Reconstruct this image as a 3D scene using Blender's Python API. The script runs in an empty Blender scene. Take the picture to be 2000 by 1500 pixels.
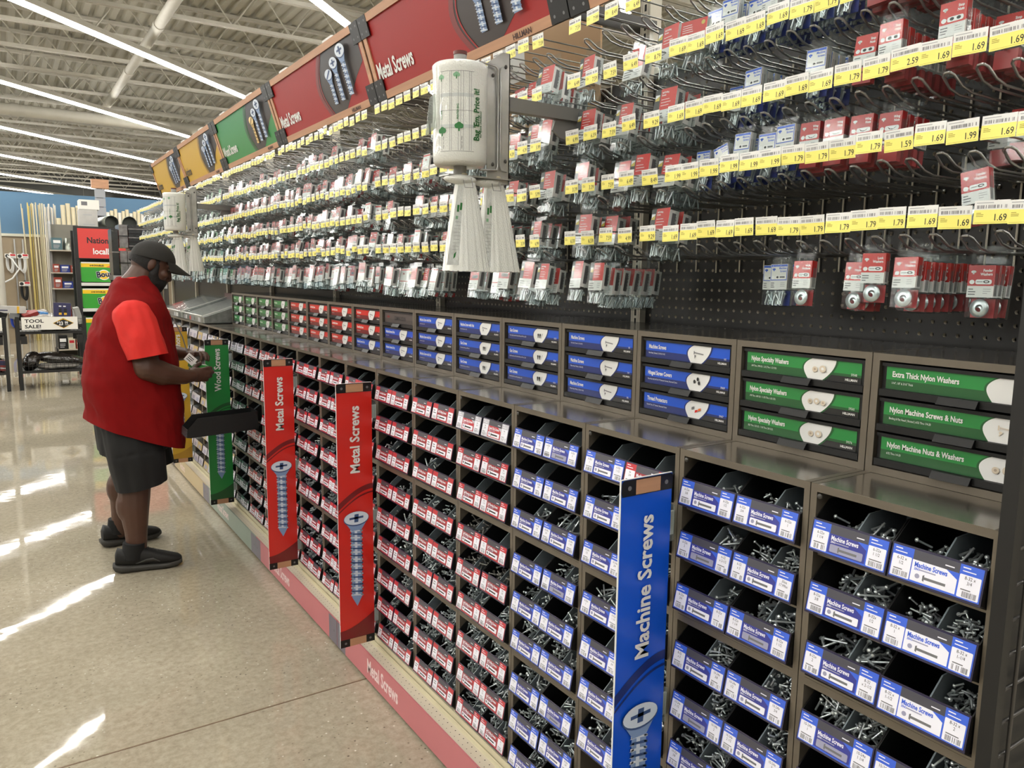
import bpy, math, random
from mathutils import Vector, Matrix
PI = math.pi
S = bpy.context.scene
COL = S.collection

# ------------------------------------------------------------------ camera
def V(*a): return Vector(a)
CAM_YAW, CAM_PITCH, CAM_ROLL, CAM_Z = 0.58411, 0.13794, 0.01245, 1.535
_F = V(math.sin(CAM_YAW)*math.cos(CAM_PITCH), math.cos(CAM_YAW)*math.cos(CAM_PITCH), -math.sin(CAM_PITCH))
_R = V(math.cos(CAM_YAW), -math.sin(CAM_YAW), 0)
_U = _R.cross(_F)
_R2 = math.cos(CAM_ROLL)*_R + math.sin(CAM_ROLL)*_U
_U2 = -math.sin(CAM_ROLL)*_R + math.cos(CAM_ROLL)*_U
cam_data = bpy.data.cameras.new('camera')
cam_data.sensor_width = 36.0
cam_data.lens = 36.0*1503.82/2000.0
cam_data.clip_start = 0.05
cam_data.clip_end = 200
cam = bpy.data.objects.new('camera', cam_data)
COL.objects.link(cam)
cam.matrix_world = Matrix(((_R2.x, _U2.x, -_F.x, 0), (_R2.y, _U2.y, -_F.y, 0), (_R2.z, _U2.z, -_F.z, CAM_Z), (0, 0, 0, 1)))
S.camera = cam

# ------------------------------------------------------------------ world, exposure
world = bpy.data.worlds.new('world'); S.world = world; world.use_nodes = True
world.node_tree.nodes['Background'].inputs[0].default_value = (1.0, 0.97, 0.91, 1)
world.node_tree.nodes['Background'].inputs[1].default_value = 0.22
S.view_settings.view_transform = 'Standard'
S.view_settings.look = 'None'
S.view_settings.exposure = 0.0
S.view_settings.gamma = 1.0
S.view_settings.use_curve_mapping = False
LAMP_STRENGTH = 60.0
S.cycles.max_bounces = 6
S.cycles.diffuse_bounces = 3
S.cycles.glossy_bounces = 3
S.cycles.transmission_bounces = 2
S.cycles.transparent_max_bounces = 20
S.cycles.caustics_reflective = False
S.cycles.caustics_refractive = False
S.cycles.sample_clamp_indirect = 4.0

# ------------------------------------------------------------------ materials
def lin(c):
    return tuple((x/12.92 if x <= 0.04045 else ((x+0.055)/1.055)**2.4) for x in c)
MATS = {}
def mat(name, rgb, rough=0.5, metal=0.0, spec=0.5, noise=0.0, scale=20.0, bump=0.0, coat=0.0, emit=None, stretch=None):
    """principled material; rgb is sRGB 0-1; noise varies the colour, bump the surface"""
    if name in MATS: return MATS[name]
    m = bpy.data.materials.new(name); m.use_nodes = True
    nt = m.node_tree; b = nt.nodes['Principled BSDF']
    c = lin(rgb)
    b.inputs['Base Color'].default_value = (*c, 1)
    b.inputs['Roughness'].default_value = rough
    b.inputs['Metallic'].default_value = metal
    b.inputs['Specular IOR Level'].default_value = spec
    if coat:
        b.inputs['Coat Weight'].default_value = coat
        b.inputs['Coat Roughness'].default_value = 0.12
    if noise or bump:
        tc = nt.nodes.new('ShaderNodeTexCoord'); mp = nt.nodes.new('ShaderNodeMapping')
        if stretch: mp.inputs['Scale'].default_value = stretch
        tx = nt.nodes.new('ShaderNodeTexNoise'); tx.inputs['Scale'].default_value = scale; tx.inputs['Detail'].default_value = 4
        nt.links.new(tc.outputs['Object'], mp.inputs['Vector']); nt.links.new(mp.outputs['Vector'], tx.inputs['Vector'])
        if noise:
            r = nt.nodes.new('ShaderNodeValToRGB')
            r.color_ramp.elements[0].position = 0.3; r.color_ramp.elements[1].position = 0.72
            r.color_ramp.elements[0].color = (*[x*(1-noise) for x in c], 1)
            r.color_ramp.elements[1].color = (*[min(1, x*(1+noise)) for x in c], 1)
            nt.links.new(tx.outputs['Fac'], r.inputs['Fac']); nt.links.new(r.outputs['Color'], b.inputs['Base Color'])
        if bump:
            bp = nt.nodes.new('ShaderNodeBump'); bp.inputs['Strength'].default_value = bump; bp.inputs['Distance'].default_value = 0.01
            nt.links.new(tx.outputs['Fac'], bp.inputs['Height']); nt.links.new(bp.outputs['Normal'], b.inputs['Normal'])
    if emit:
        b.inputs['Emission Color'].default_value = (*lin(emit[0]), 1); b.inputs['Emission Strength'].default_value = emit[1]
    MATS[name] = m
    return m

def clear_mat(name, rgb, gloss, rough=0.12, alpha=0.0):
    """clear plastic film: transparent, a gloss that grows at grazing angles, and a little body colour"""
    if name in MATS: return MATS[name]
    m = bpy.data.materials.new(name); m.use_nodes = True
    nt = m.node_tree; nt.nodes.clear()
    out = nt.nodes.new('ShaderNodeOutputMaterial')
    tr = nt.nodes.new('ShaderNodeBsdfTransparent'); tr.inputs[0].default_value = (*lin(rgb), 1)
    gl = nt.nodes.new('ShaderNodeBsdfGlossy'); gl.inputs['Roughness'].default_value = rough
    df = nt.nodes.new('ShaderNodeBsdfDiffuse'); df.inputs[0].default_value = (*lin((0.8, 0.82, 0.82)), 1)
    lw = nt.nodes.new('ShaderNodeLayerWeight'); lw.inputs['Blend'].default_value = 0.5
    pw = nt.nodes.new('ShaderNodeMath'); pw.operation = 'POWER'; pw.inputs[1].default_value = 3.0
    ml = nt.nodes.new('ShaderNodeMath'); ml.operation = 'MULTIPLY_ADD'; ml.inputs[1].default_value = gloss*1.6; ml.inputs[2].default_value = 0.03
    nt.links.new(lw.outputs['Facing'], pw.inputs[0]); nt.links.new(pw.outputs[0], ml.inputs[0])
    m1 = nt.nodes.new('ShaderNodeMixShader'); m2 = nt.nodes.new('ShaderNodeMixShader')
    m2.inputs[0].default_value = alpha
    nt.links.new(tr.outputs[0], m2.inputs[1]); nt.links.new(df.outputs[0], m2.inputs[2])
    nt.links.new(ml.outputs[0], m1.inputs[0]); nt.links.new(m2.outputs[0], m1.inputs[1]); nt.links.new(gl.outputs[0], m1.inputs[2])
    nt.links.new(m1.outputs[0], out.inputs['Surface'])
    MATS[name] = m
    return m

WHITE = mat('printed white', (0.9, 0.9, 0.89), 0.45)
BLACK = mat('black plastic', (0.055, 0.055, 0.058), 0.45, spec=0.4, noise=0.1, scale=30)
INK = mat('black ink', (0.09, 0.09, 0.1), 0.5)
INKGREY = mat('grey ink', (0.42, 0.42, 0.43), 0.5)
INKPALE = mat('pale grey ink', (0.66, 0.66, 0.67), 0.5)
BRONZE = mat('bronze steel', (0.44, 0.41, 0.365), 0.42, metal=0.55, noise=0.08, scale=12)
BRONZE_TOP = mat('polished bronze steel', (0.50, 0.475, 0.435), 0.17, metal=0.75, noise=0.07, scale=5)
DARKSTEEL = mat('dark painted steel', (0.235, 0.225, 0.21), 0.4, noise=0.06, scale=14)
BEIGE = mat('beige painted steel', (0.74, 0.71, 0.65), 0.45, noise=0.05, scale=9)
ZINC = mat('zinc wire', (0.66, 0.66, 0.65), 0.28, metal=0.9, noise=0.06, scale=40)
SCREW = mat('zinc plated screw', (0.86, 0.89, 0.90), 0.30, metal=0.75, noise=0.1, scale=60)
BRASS = mat('yellow zinc screw', (0.86, 0.72, 0.36), 0.3, metal=0.75, noise=0.1, scale=60)
DARKSCREW = mat('dark steel screw', (0.60, 0.59, 0.57), 0.33, metal=0.75, noise=0.1, scale=60)
YELLOW = mat('price tag yellow', (0.97, 0.925, 0.48), 0.5)
BLUE = mat('printed blue', (0.03, 0.32, 0.80), 0.4, coat=0.3)
BLUE_L = mat('printed light blue', (0.17, 0.42, 0.86), 0.4, coat=0.3)
BLUE_D = mat('printed navy', (0.06, 0.15, 0.42), 0.4, coat=0.3)
RED = mat('printed red', (0.73, 0.11, 0.12), 0.42, coat=0.3)
RED_H = mat('printed header red', (0.60, 0.085, 0.085), 0.5, spec=0.35, coat=0.1)
RED_D = mat('printed dark red', (0.45, 0.06, 0.07), 0.42, coat=0.3)
RED_B = mat('printed bright red', (0.82, 0.14, 0.10), 0.4, coat=0.3)
GREEN = mat('printed green', (0.12, 0.52, 0.23), 0.42, coat=0.3)
GREEN_D = mat('printed dark green', (0.09, 0.33, 0.15), 0.42, coat=0.3)
YELLOW_S = mat('printed yellow', (0.78, 0.62, 0.14), 0.5, coat=0.15)
YELLOW_D = mat('printed ochre', (0.66, 0.5, 0.1), 0.45, coat=0.3)
GREY_L = mat('label charcoal', (0.27, 0.265, 0.30), 0.42)
SMOKE = mat('sign dark field', (0.15, 0.10, 0.09), 0.42, coat=0.3)
STEELBLUE = mat('printed screw mid blue', (0.50, 0.60, 0.76), 0.4)
STEELPALE = mat('printed screw highlight', (0.84, 0.88, 0.93), 0.4)
STEELDARK = mat('printed screw shade', (0.22, 0.32, 0.50), 0.4)
GOLDPRINT = mat('printed screw gold', (0.76, 0.62, 0.32), 0.4)
CREAM_P = mat('printed nylon cream', (0.83, 0.78, 0.70), 0.45)
TAN_P = mat('printed nylon shade', (0.68, 0.61, 0.53), 0.45)
ORANGE_P = mat('printed orange', (0.86, 0.42, 0.14), 0.45)
WOOD = mat('pine board', (0.73, 0.55, 0.42), 0.5, noise=0.16, scale=7, stretch=(1, 0.3, 6))
PURPLE = mat('dark indigo plastic', (0.16, 0.14, 0.24), 0.25, spec=0.7)
DIVIDER = mat('frosted smoke plastic', (0.54, 0.585, 0.61), 0.22, spec=0.7, noise=0.12, scale=25)
FILM = clear_mat('clear blister plastic', (0.95, 0.97, 0.97), 0.26, 0.1, 0.03)
CLEARBOX = clear_mat('clear acrylic', (0.94, 0.96, 0.96), 0.3, 0.08, 0.10)
LABELCLEAR = clear_mat('clear label cover', (0.92, 0.92, 0.97), 0.2, 0.1, 0.10)

LOGO = mat('pack logo white', (0.93, 0.93, 0.93), 0.4)
PACKGOLD = mat('pack gold stripe', (0.80, 0.70, 0.30), 0.4)
PACKRED = mat('pack card red', (0.78, 0.13, 0.11), 0.35, coat=0.4)
PACKRED2 = mat('pack card crimson', (0.70, 0.10, 0.12), 0.35, coat=0.4)
PACKWIN = mat('pack red backing', (0.72, 0.26, 0.27), 0.3, coat=0.6)
PACKGREEN = mat('pack card green', (0.13, 0.50, 0.25), 0.35, coat=0.4)
PACKGREY = mat('pack card grey', (0.62, 0.62, 0.62), 0.4, coat=0.4)
PACKYEL = mat('pack card yellow', (0.86, 0.68, 0.22), 0.35, coat=0.4)
PACKWHITE = mat('pack card white', (0.88, 0.88, 0.87), 0.38, coat=0.3)
PACKDARK = mat('pack card black', (0.13, 0.12, 0.12), 0.4, coat=0.3)
PACKPURPLE = mat('pack card plum', (0.42, 0.12, 0.30), 0.4, coat=0.3)
PACKNAVY = mat('pack blue backing', (0.16, 0.22, 0.52), 0.35, coat=0.4)

# ------------------------------------------------------------------ mesh builders
class MB:
    def __init__(self): self.v = []; self.f = []; self.mi = []; self.mats = []; self.sm = []
    def slot(self, m):
        if m not in self.mats: self.mats.append(m)
        return self.mats.index(m)
    def add(self, verts, faces, m, smooth=False):
        k = len(self.v); s = self.slot(m)
        self.v += [tuple(p) for p in verts]
        for f in faces:
            self.f.append([i+k for i in f]); self.mi.append(s); self.sm.append(smooth)
    def box(self, x0, x1, y0, y1, z0, z1, m):
        self.add([(x0,y0,z0),(x1,y0,z0),(x1,y1,z0),(x0,y1,z0),(x0,y0,z1),(x1,y0,z1),(x1,y1,z1),(x0,y1,z1)],
                 [(0,3,2,1),(4,5,6,7),(0,1,5,4),(1,2,6,5),(2,3,7,6),(3,0,4,7)], m)
    def obox(self, c, ax, ay, az, m):
        """oriented box: centre and three half-vectors"""
        c, ax, ay, az = Vector(c), Vector(ax), Vector(ay), Vector(az)
        vs = [c+sx*ax+sy*ay+sz*az for sz in (-1,1) for sx, sy in ((-1,-1),(1,-1),(1,1),(-1,1))]
        self.add(vs, [(0,3,2,1),(4,5,6,7),(0,1,5,4),(1,2,6,5),(2,3,7,6),(3,0,4,7)], m)
    def prism(self, prof, y0, y1, m, axis='y'):
        """profile of (a,b) pairs swept from y0 to y1 along an axis"""
        n = len(prof)
        def P(a, b, t): return (a, t, b) if axis == 'y' else ((t, a, b) if axis == 'x' else (a, b, t))
        vs = [P(a, b, y0) for a, b in prof] + [P(a, b, y1) for a, b in prof]
        fs = [tuple(range(n))[::-1], tuple(range(n, 2*n))] + [(i, (i+1) % n, n+(i+1) % n, n+i) for i in range(n)]
        self.add(vs, fs, m)
    def tube(self, pts, r, m, n=6, caps=True, smooth=True):
        pts = [Vector(p) for p in pts]; L = len(pts)
        rs = r if isinstance(r, (list, tuple)) else [r]*L
        vs = []; up = None
        for i, p in enumerate(pts):
            t = (pts[min(i+1, L-1)]-pts[max(i-1, 0)])
            if t.length < 1e-9: t = V(0, 0, 1)
            t.normalize()
            if up is None:
                up = V(0, 0, 1) if abs(t.z) < 0.9 else V(1, 0, 0)
            a = t.cross(up)
            if a.length < 1e-4: a = t.cross(V(0, 1, 0))
            a.normalize(); b = a.cross(t); up = b
            for k in range(n):
                w = 2*PI*k/n
                vs.append(p + rs[i]*(math.cos(w)*a + math.sin(w)*b))
        fs = [(i*n+k, i*n+(k+1) % n, (i+1)*n+(k+1) % n, (i+1)*n+k) for i in range(L-1) for k in range(n)]
        self.add(vs, fs, m, smooth)
        if caps:
            self.add(vs[:n], [tuple(range(n))[::-1]], m); self.add(vs[-n:], [tuple(range(n))], m)
    def lathe(self, prof, c, m, n=24, axis='z', smooth=True, caps=True):
        c = Vector(c); vs = []
        for r, h in prof:
            for k in range(n):
                w = 2*PI*k/n; a, b = r*math.cos(w), r*math.sin(w)
                vs.append(c + (V(a, b, h) if axis == 'z' else (V(h, a, b) if axis == 'x' else V(a, h, b))))
        L = len(prof)
        fs = [(i*n+k, i*n+(k+1) % n, (i+1)*n+(k+1) % n, (i+1)*n+k) for i in range(L-1) for k in range(n)]
        self.add(vs, fs, m, smooth)
        if caps:
            self.add(vs[:n], [tuple(range(n))[::-1]], m); self.add(vs[-n:], [tuple(range(n))], m)
    def loft(self, rings, m, smooth=True, caps=True):
        n = len(rings[0]); vs = [p for r in rings for p in r]
        fs = [(i*n+k, i*n+(k+1) % n, (i+1)*n+(k+1) % n, (i+1)*n+k) for i in range(len(rings)-1) for k in range(n)]
        self.add(vs, fs, m, smooth)
        if caps:
            self.add(rings[0], [tuple(range(n))[::-1]], m); self.add(rings[-1], [tuple(range(n))], m)
    def ellipsoid(self, c, r, m, rot=None, nu=16, nv=10, smooth=True):
        c = Vector(c); vs = []
        for j in range(nv+1):
            a = PI*j/nv
            for i in range(nu):
                b = 2*PI*i/nu
                p = V(r[0]*math.sin(a)*math.cos(b), r[1]*math.sin(a)*math.sin(b), r[2]*math.cos(a))
                if rot is not None: p = rot @ p
                vs.append(c+p)
        fs = []
        for j in range(nv):
            for i in range(nu):
                q = [j*nu+i, j*nu+(i+1) % nu, (j+1)*nu+(i+1) % nu, (j+1)*nu+i]
                fs.append(tuple(q))
        self.add(vs, fs, m, smooth)
    def merge(self, o, M=None):
        vs = [tuple(M @ Vector(p)) for p in o.v] if M is not None else o.v
        k = len(self.v); self.v += vs
        sl = [self.slot(m) for m in o.mats]
        for f, i, s in zip(o.f, o.mi, o.sm):
            self.f.append([j+k for j in f]); self.mi.append(sl[i]); self.sm.append(s)
    def mesh(self, name):
        me = bpy.data.meshes.new(name)
        me.from_pydata(self.v, [], self.f)
        for m in self.mats: me.materials.append(m)
        me.polygons.foreach_set('material_index', self.mi)
        me.polygons.foreach_set('use_smooth', self.sm)
        me.update()
        return me
    def build(self, name, parent=None, loc=None, rotz=None):
        return put(name, self.mesh(name), parent, loc, rotz)

def put(name, me, parent=None, loc=None, rotz=None):
    o = bpy.data.objects.new(name, me); COL.objects.link(o)
    if parent is not None: o.parent = parent
    if loc is not None: o.location = loc
    if rotz is not None: o.rotation_euler = (0, 0, rotz)
    return o
def tag(o, label=None, cat=None, group=None, kind=None):
    if label: o['label'] = label
    if cat: o['category'] = cat
    if group: o['group'] = group
    if kind: o['kind'] = kind
    return o
def empty(name, loc=(0, 0, 0), label=None, cat=None, group=None):
    o = bpy.data.objects.new(name, None); COL.objects.link(o); o.location = loc; o.empty_display_size = 0.05
    return tag(o, label, cat, group)
def copy_tree(o, parent=None):
    c = o.copy(); COL.objects.link(c)
    if parent is not None: c.parent = parent
    for ch in list(o.children): copy_tree(ch, c)
    return c
ORD = ['zeroth','first','second','third','fourth','fifth','sixth','seventh','eighth','ninth','tenth','eleventh','twelfth','thirteenth','fourteenth','fifteenth','sixteenth','seventeenth','eighteenth','nineteenth','twentieth']
def ordw(n):
    if n <= 20: return ORD[n]
    return f"{n}{'st' if n%10==1 and n!=11 else 'nd' if n%10==2 and n!=12 else 'rd' if n%10==3 and n!=13 else 'th'}"

# ------------------------------------------------------------------ printed text and flat artwork
_TX = {}
def text_tris(s, bold):
    """flat triangles of a string in the built-in font, cap height 1, left edge 0"""
    key = (s, bold)
    if key not in _TX:
        cu = bpy.data.curves.new('t', 'FONT'); cu.body = s; cu.resolution_u = 2
        cu.fill_mode = 'FRONT'; cu.offset = 0.028 if bold else 0.0
        ob = bpy.data.objects.new('t', cu)
        me = ob.to_mesh()
        vs = [(v.co.x, v.co.y) for v in me.vertices]; fs = [tuple(p.vertices) for p in me.polygons]
        ob.to_mesh_clear(); bpy.data.objects.remove(ob); bpy.data.curves.remove(cu)
        cap = 0.73
        x0 = min([v[0] for v in vs] or [0]); x1 = max([v[0] for v in vs] or [1])
        _TX[key] = ([((x-x0)/cap, y/cap) for x, y in vs], fs, (x1-x0)/cap)
    return _TX[key]

class Sheet:
    """flat printed artwork on a mesh: u to the right, v up, layer by layer outwards"""
    def __init__(self, mb, o, u, v, eps=0.0002, wrap=None):
        self.mb = mb; self.o = Vector(o); self.u = Vector(u).normalized(); self.v = Vector(v).normalized()
        self.n = self.u.cross(self.v); self.k = 0; self.eps = eps; self.wrap = wrap
    def pt(self, x, y, k):
        if self.wrap: return self.wrap(x, y, k*self.eps)
        return self.o + self.u*x + self.v*y + self.n*(k*self.eps)
    def poly(self, pts, m, k=None):
        if k is None: self.k += 1; k = self.k
        self.mb.add([self.pt(x, y, k) for x, y in pts], [tuple(range(len(pts)))], m)
    def rect(self, x0, y0, x1, y1, m, k=None):
        self.poly([(x0, y0), (x1, y0), (x1, y1), (x0, y1)], m, k)
    def ell(self, cx, cy, rx, ry, m, k=None, n=24, rot=0.0):
        c, s = math.cos(rot), math.sin(rot)
        P = []
        for i in range(n):
            a = 2*PI*i/n; x, y = rx*math.cos(a), ry*math.sin(a)
            P.append((cx+x*c-y*s, cy+x*s+y*c))
        self.poly(P, m, k)
    def text(self, s, x, y, h, m, bold=True, sx=0.8, align='l', maxw=None, rot=0.0, k=None):
        vs, fs, w = text_tris(s, bold)
        W = w*h*sx
        if maxw and W > maxw: sx *= maxw/W; W = maxw
        dx = {'l': 0, 'c': -W/2, 'r': -W}[align]
        if k is None: self.k += 1; k = self.k
        c, sn = math.cos(rot), math.sin(rot)
        P = []
        for a, b in vs:
            a, b = a*h*sx+dx, b*h
            P.append(self.pt(x+a*c-b*sn, y+a*sn+b*c, k))
        self.mb.add(P, fs, m)
        return W
    def bars(self, x0, y0, x1, y1, m, n, seed=0, k=None):
        """a bar code"""
        if k is None: self.k += 1; k = self.k
        r = random.Random(seed); w = (x1-x0)/n
        for i in range(n):
            if r.random() < 0.8:
                a = x0+i*w+w*0.1*r.random(); b = a + w*(0.35+0.4*r.random())
                self.rect(a, y0, b, y1, m, k)
    def lines(self, x0, y0, x1, y1, m, n, fill=0.5, seed=0, k=None):
        """fine print too small to read"""
        if k is None: self.k += 1; k = self.k
        r = random.Random(seed); h = (y1-y0)/n
        for i in range(n):
            y = y1-(i+0.75)*h
            self.rect(x0, y, x0+(x1-x0)*(0.55+0.45*r.random()), y+h*fill, m, k)

def rounded(x0, y0, x1, y1, r, n=5):
    P = []
    for cx, cy, a0 in ((x1-r, y0+r, -PI/2), (x1-r, y1-r, 0), (x0+r, y1-r, PI/2), (x0+r, y0+r, PI)):
        for i in range(n+1):
            a = a0+PI/2*i/n; P.append((cx+r*math.cos(a), cy+r*math.sin(a)))
    return P

def screw_art(sh, cx, top, length, w, mats, style='phillips', slant=0.0, point=True, head=2.2):
    """a printed screw: threaded shank below a head"""
    pale, mid, dark = mats
    hw = w/2; hh = w*0.95
    def X(x, y): return cx+x+slant*(y-top)
    yb = top-length; y0 = top-hh
    ny = max(6, int(length/w*2.6))
    sh.poly([(X(-hw*0.86, y0), y0), (X(-hw*0.86, yb+w*0.8), yb+w*0.8), (X(0, yb if point else yb+w*0.8), yb if point else yb+w*0.8), (X(hw*0.86, yb+w*0.8), yb+w*0.8), (X(hw*0.86, y0), y0)][::1], mid)
    k = sh.k+1; sh.k += 2
    sh.rect(X(-hw*0.3, y0), yb+w*0.9, X(hw*0.12, y0), y0, pale, k) if slant == 0 else None
    step = (length-hh-w*0.9)/ny
    for i in range(ny):
        y = yb+w*0.8+step*i
        sh.poly([(X(-hw, y+step*0.55), y+step*0.55), (X(hw, y), y), (X(hw, y+step*0.42), y+step*0.42), (X(-hw, y+step*0.95), y+step*0.95)], dark if i % 2 else pale, k+1)
        sh.poly([(X(-hw*1.12, y+step*0.5), y+step*0.5), (X(-hw*0.6, y+step*0.35), y+step*0.35), (X(-hw*0.6, y+step*0.85), y+step*0.85)], pale, k+1)
        sh.poly([(X(hw*0.6, y+step*0.2), y+step*0.2), (X(hw*1.12, y+step*0.1), y+step*0.1), (X(hw*0.6, y+step*0.6), y+step*0.6)], mid, k+1)
    hr = w*head/2
    sh.poly([(X(-hr*0.95, top-hh*0.35), top-hh*0.35), (X(-hw*0.8, y0-hh*0.25), y0-hh*0.25), (X(hw*0.8, y0-hh*0.25), y0-hh*0.25), (X(hr*0.95, top-hh*0.35), top-hh*0.35)], mid)
    sh.ell(X(0, top), top-hh*0.25, hr, hh*0.62, dark)
    sh.ell(X(0, top), top-hh*0.2, hr*0.96, hh*0.56, pale)
    a = hr*0.55; b = hh*0.34; t = 0.26
    cx2, cy2 = X(0, top), top-hh*0.2
    if style == 'phillips':
        k = sh.k+1; sh.k += 1
        sh.poly([(cx2-a, cy2-b*t), (cx2+a, cy2-b*t*0.4), (cx2+a, cy2+b*t*1.6), (cx2-a, cy2+b*t)], dark, k)
        sh.poly([(cx2-a*t*1.2, cy2-b), (cx2+a*t, cy2-b), (cx2+a*t*1.3, cy2+b), (cx2-a*t, cy2+b)], dark, k)
    elif style == 'slot':
        sh.poly([(cx2-a*1.3, cy2-b*1.0), (cx2-a*0.8, cy2-b*1.3), (cx2+a*1.3, cy2+b*0.8), (cx2+a*0.8, cy2+b*1.3)], dark)
STEEL3 = (STEELPALE, STEELBLUE, STEELDARK)
GOLD3 = (mat('printed pale gold', (0.93, 0.82, 0.55), 0.4), GOLDPRINT, mat('printed gold shade', (0.45, 0.33, 0.14), 0.4))

# ------------------------------------------------------------------ the setting: floor, ceiling, far wall, strip lights
def concrete():
    m = bpy.data.materials.new('polished concrete'); m.use_nodes = True
    nt = m.node_tree; b = nt.nodes['Principled BSDF']; N = nt.nodes.new; L = nt.links.new
    tc = N('ShaderNodeTexCoord')
    def noise(scale, detail, rough=0.6):
        t = N('ShaderNodeTexNoise'); t.inputs['Scale'].default_value = scale; t.inputs['Detail'].default_value = detail; t.inputs['Roughness'].default_value = rough
        L(tc.outputs['Object'], t.inputs['Vector']); return t
    def ramp(src, stops):
        r = N('ShaderNodeValToRGB'); el = r.color_ramp.elements
        while len(el) < len(stops): el.new(0.5)
        for e, (p, c) in zip(el, stops): e.position = p; e.color = (*lin(c), 1)
        L(src, r.inputs['Fac']); return r
    def mix(kind, fac, a, c):
        x = N('ShaderNodeMixRGB'); x.blend_type = kind
        if isinstance(fac, float): x.inputs[0].default_value = fac
        else: L(fac, x.inputs[0])
        L(a, x.inputs[1]); L(c, x.inputs[2]); return x.outputs[0]
    base = ramp(noise(0.9, 6).outputs['Fac'], [(0.32, (0.625, 0.59, 0.52)), (0.52, (0.685, 0.65, 0.575)), (0.7, (0.745, 0.71, 0.635))])
    fine = ramp(noise(38, 5, 0.75).outputs['Fac'], [(0.30, (0.80, 0.79, 0.77)), (0.62, (1, 1, 1))])
    col = mix('MULTIPLY', 0.8, base.outputs[0], fine.outputs[0])
    # exposed aggregate: dark and pale grains, in patches
    vo = N('ShaderNodeTexVoronoi'); vo.inputs['Scale'].default_value = 62; L(tc.outputs['Object'], vo.inputs['Vector'])
    gr = N('ShaderNodeMath'); gr.operation = 'LESS_THAN'; gr.inputs[1].default_value = 0.23; L(vo.outputs['Distance'], gr.inputs[0])
    sx = N('ShaderNodeSeparateColor'); L(vo.outputs['Color'], sx.inputs[0])
    pick = N('ShaderNodeMath'); pick.operation = 'GREATER_THAN'; pick.inputs[1].default_value = 0.70; L(sx.outputs[0], pick.inputs[0])
    patch = ramp(noise(1.5, 2).outputs['Fac'], [(0.42, (0.12, 0.12, 0.12)), (0.6, (1, 1, 1))])
    a1 = N('ShaderNodeMath'); a1.operation = 'MULTIPLY'; L(gr.outputs[0], a1.inputs[0]); L(pick.outputs[0], a1.inputs[1])
    a2 = N('ShaderNodeMath'); a2.operation = 'MULTIPLY'; L(a1.outputs[0], a2.inputs[0]); L(patch.outputs[0], a2.inputs[1])
    grain = ramp(sx.outputs[1], [(0.0, (0.30, 0.27, 0.24)), (0.62, (0.44, 0.40, 0.35)), (0.66, (0.86, 0.84, 0.78)), (1.0, (0.9, 0.88, 0.84))])
    a3 = N('ShaderNodeMath'); a3.operation = 'MULTIPLY'; a3.inputs[1].default_value = 0.8; L(a2.outputs[0], a3.inputs[0])
    col = mix('MIX', a3.outputs[0], col, grain.outputs[0])
    L(col, b.inputs['Base Color'])
    rr = N('ShaderNodeMapRange'); rr.inputs['From Min'].default_value = 0.3; rr.inputs['From Max'].default_value = 0.7
    rr.inputs['To Min'].default_value = 0.02; rr.inputs['To Max'].default_value = 0.055
    L(noise(2.2, 4).outputs['Fac'], rr.inputs['Value']); L(rr.outputs[0], b.inputs['Roughness'])
    b.inputs['Specular IOR Level'].default_value = 0.27
    bp = N('ShaderNodeBump'); bp.inputs['Strength'].default_value = 0.05; bp.inputs['Distance'].default_value = 0.02
    L(noise(2.0, 3).outputs['Fac'], bp.inputs['Height']); L(bp.outputs['Normal'], b.inputs['Normal'])
    return m

CEIL = mat('cream painted deck', (0.68, 0.665, 0.61), 0.6, noise=0.07, scale=1.5)
CEIL2 = mat('cream painted steel', (0.76, 0.745, 0.70), 0.55, noise=0.05, scale=4)
WALLBLUE = mat('blue painted wall', (0.36, 0.50, 0.62), 0.7, noise=0.05, scale=1.2)
WALLGREY = mat('grey upper wall', (0.34, 0.34, 0.33), 0.8, noise=0.08, scale=1)
WALLTAN = mat('tan slat wall', (0.56, 0.50, 0.41), 0.6, noise=0.08, scale=3)
LAMP = mat('strip lamp diffuser', (1, 1, 1), 0.4, emit=((1.0, 0.99, 0.965), LAMP_STRENGTH))

m = MB(); m.box(-34, 16, -14, 40, -0.1, 0, concrete())
floor = tag(m.build('floor'), kind='structure')
m = MB(); JOINT = mat('saw cut joint', (0.45, 0.37, 0.29), 0.7, noise=0.15, scale=30)
m.box(-20, 1.2, 2.612, 2.618, -0.001, 0.0012, JOINT)
tag(m.build('trim_floor_joint'), kind='structure')

# roof deck: trapezoid ribs that run along the aisle
m = MB(); prof = []; x = -34.0; P = 0.2; Z0 = 5.72
while x < 16:
    prof += [(x, Z0), (x+0.09, Z0), (x+0.12, Z0+0.055), (x+0.17, Z0+0.055)]; x += P
vs = [(a, -14, b) for a, b in prof] + [(a, 40, b) for a, b in prof]; n = len(prof)
m.add(vs, [(i, n+i, n+i+1, i+1) for i in range(n-1)], CEIL)
tag(m.build('ceiling'), kind='structure')

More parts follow.
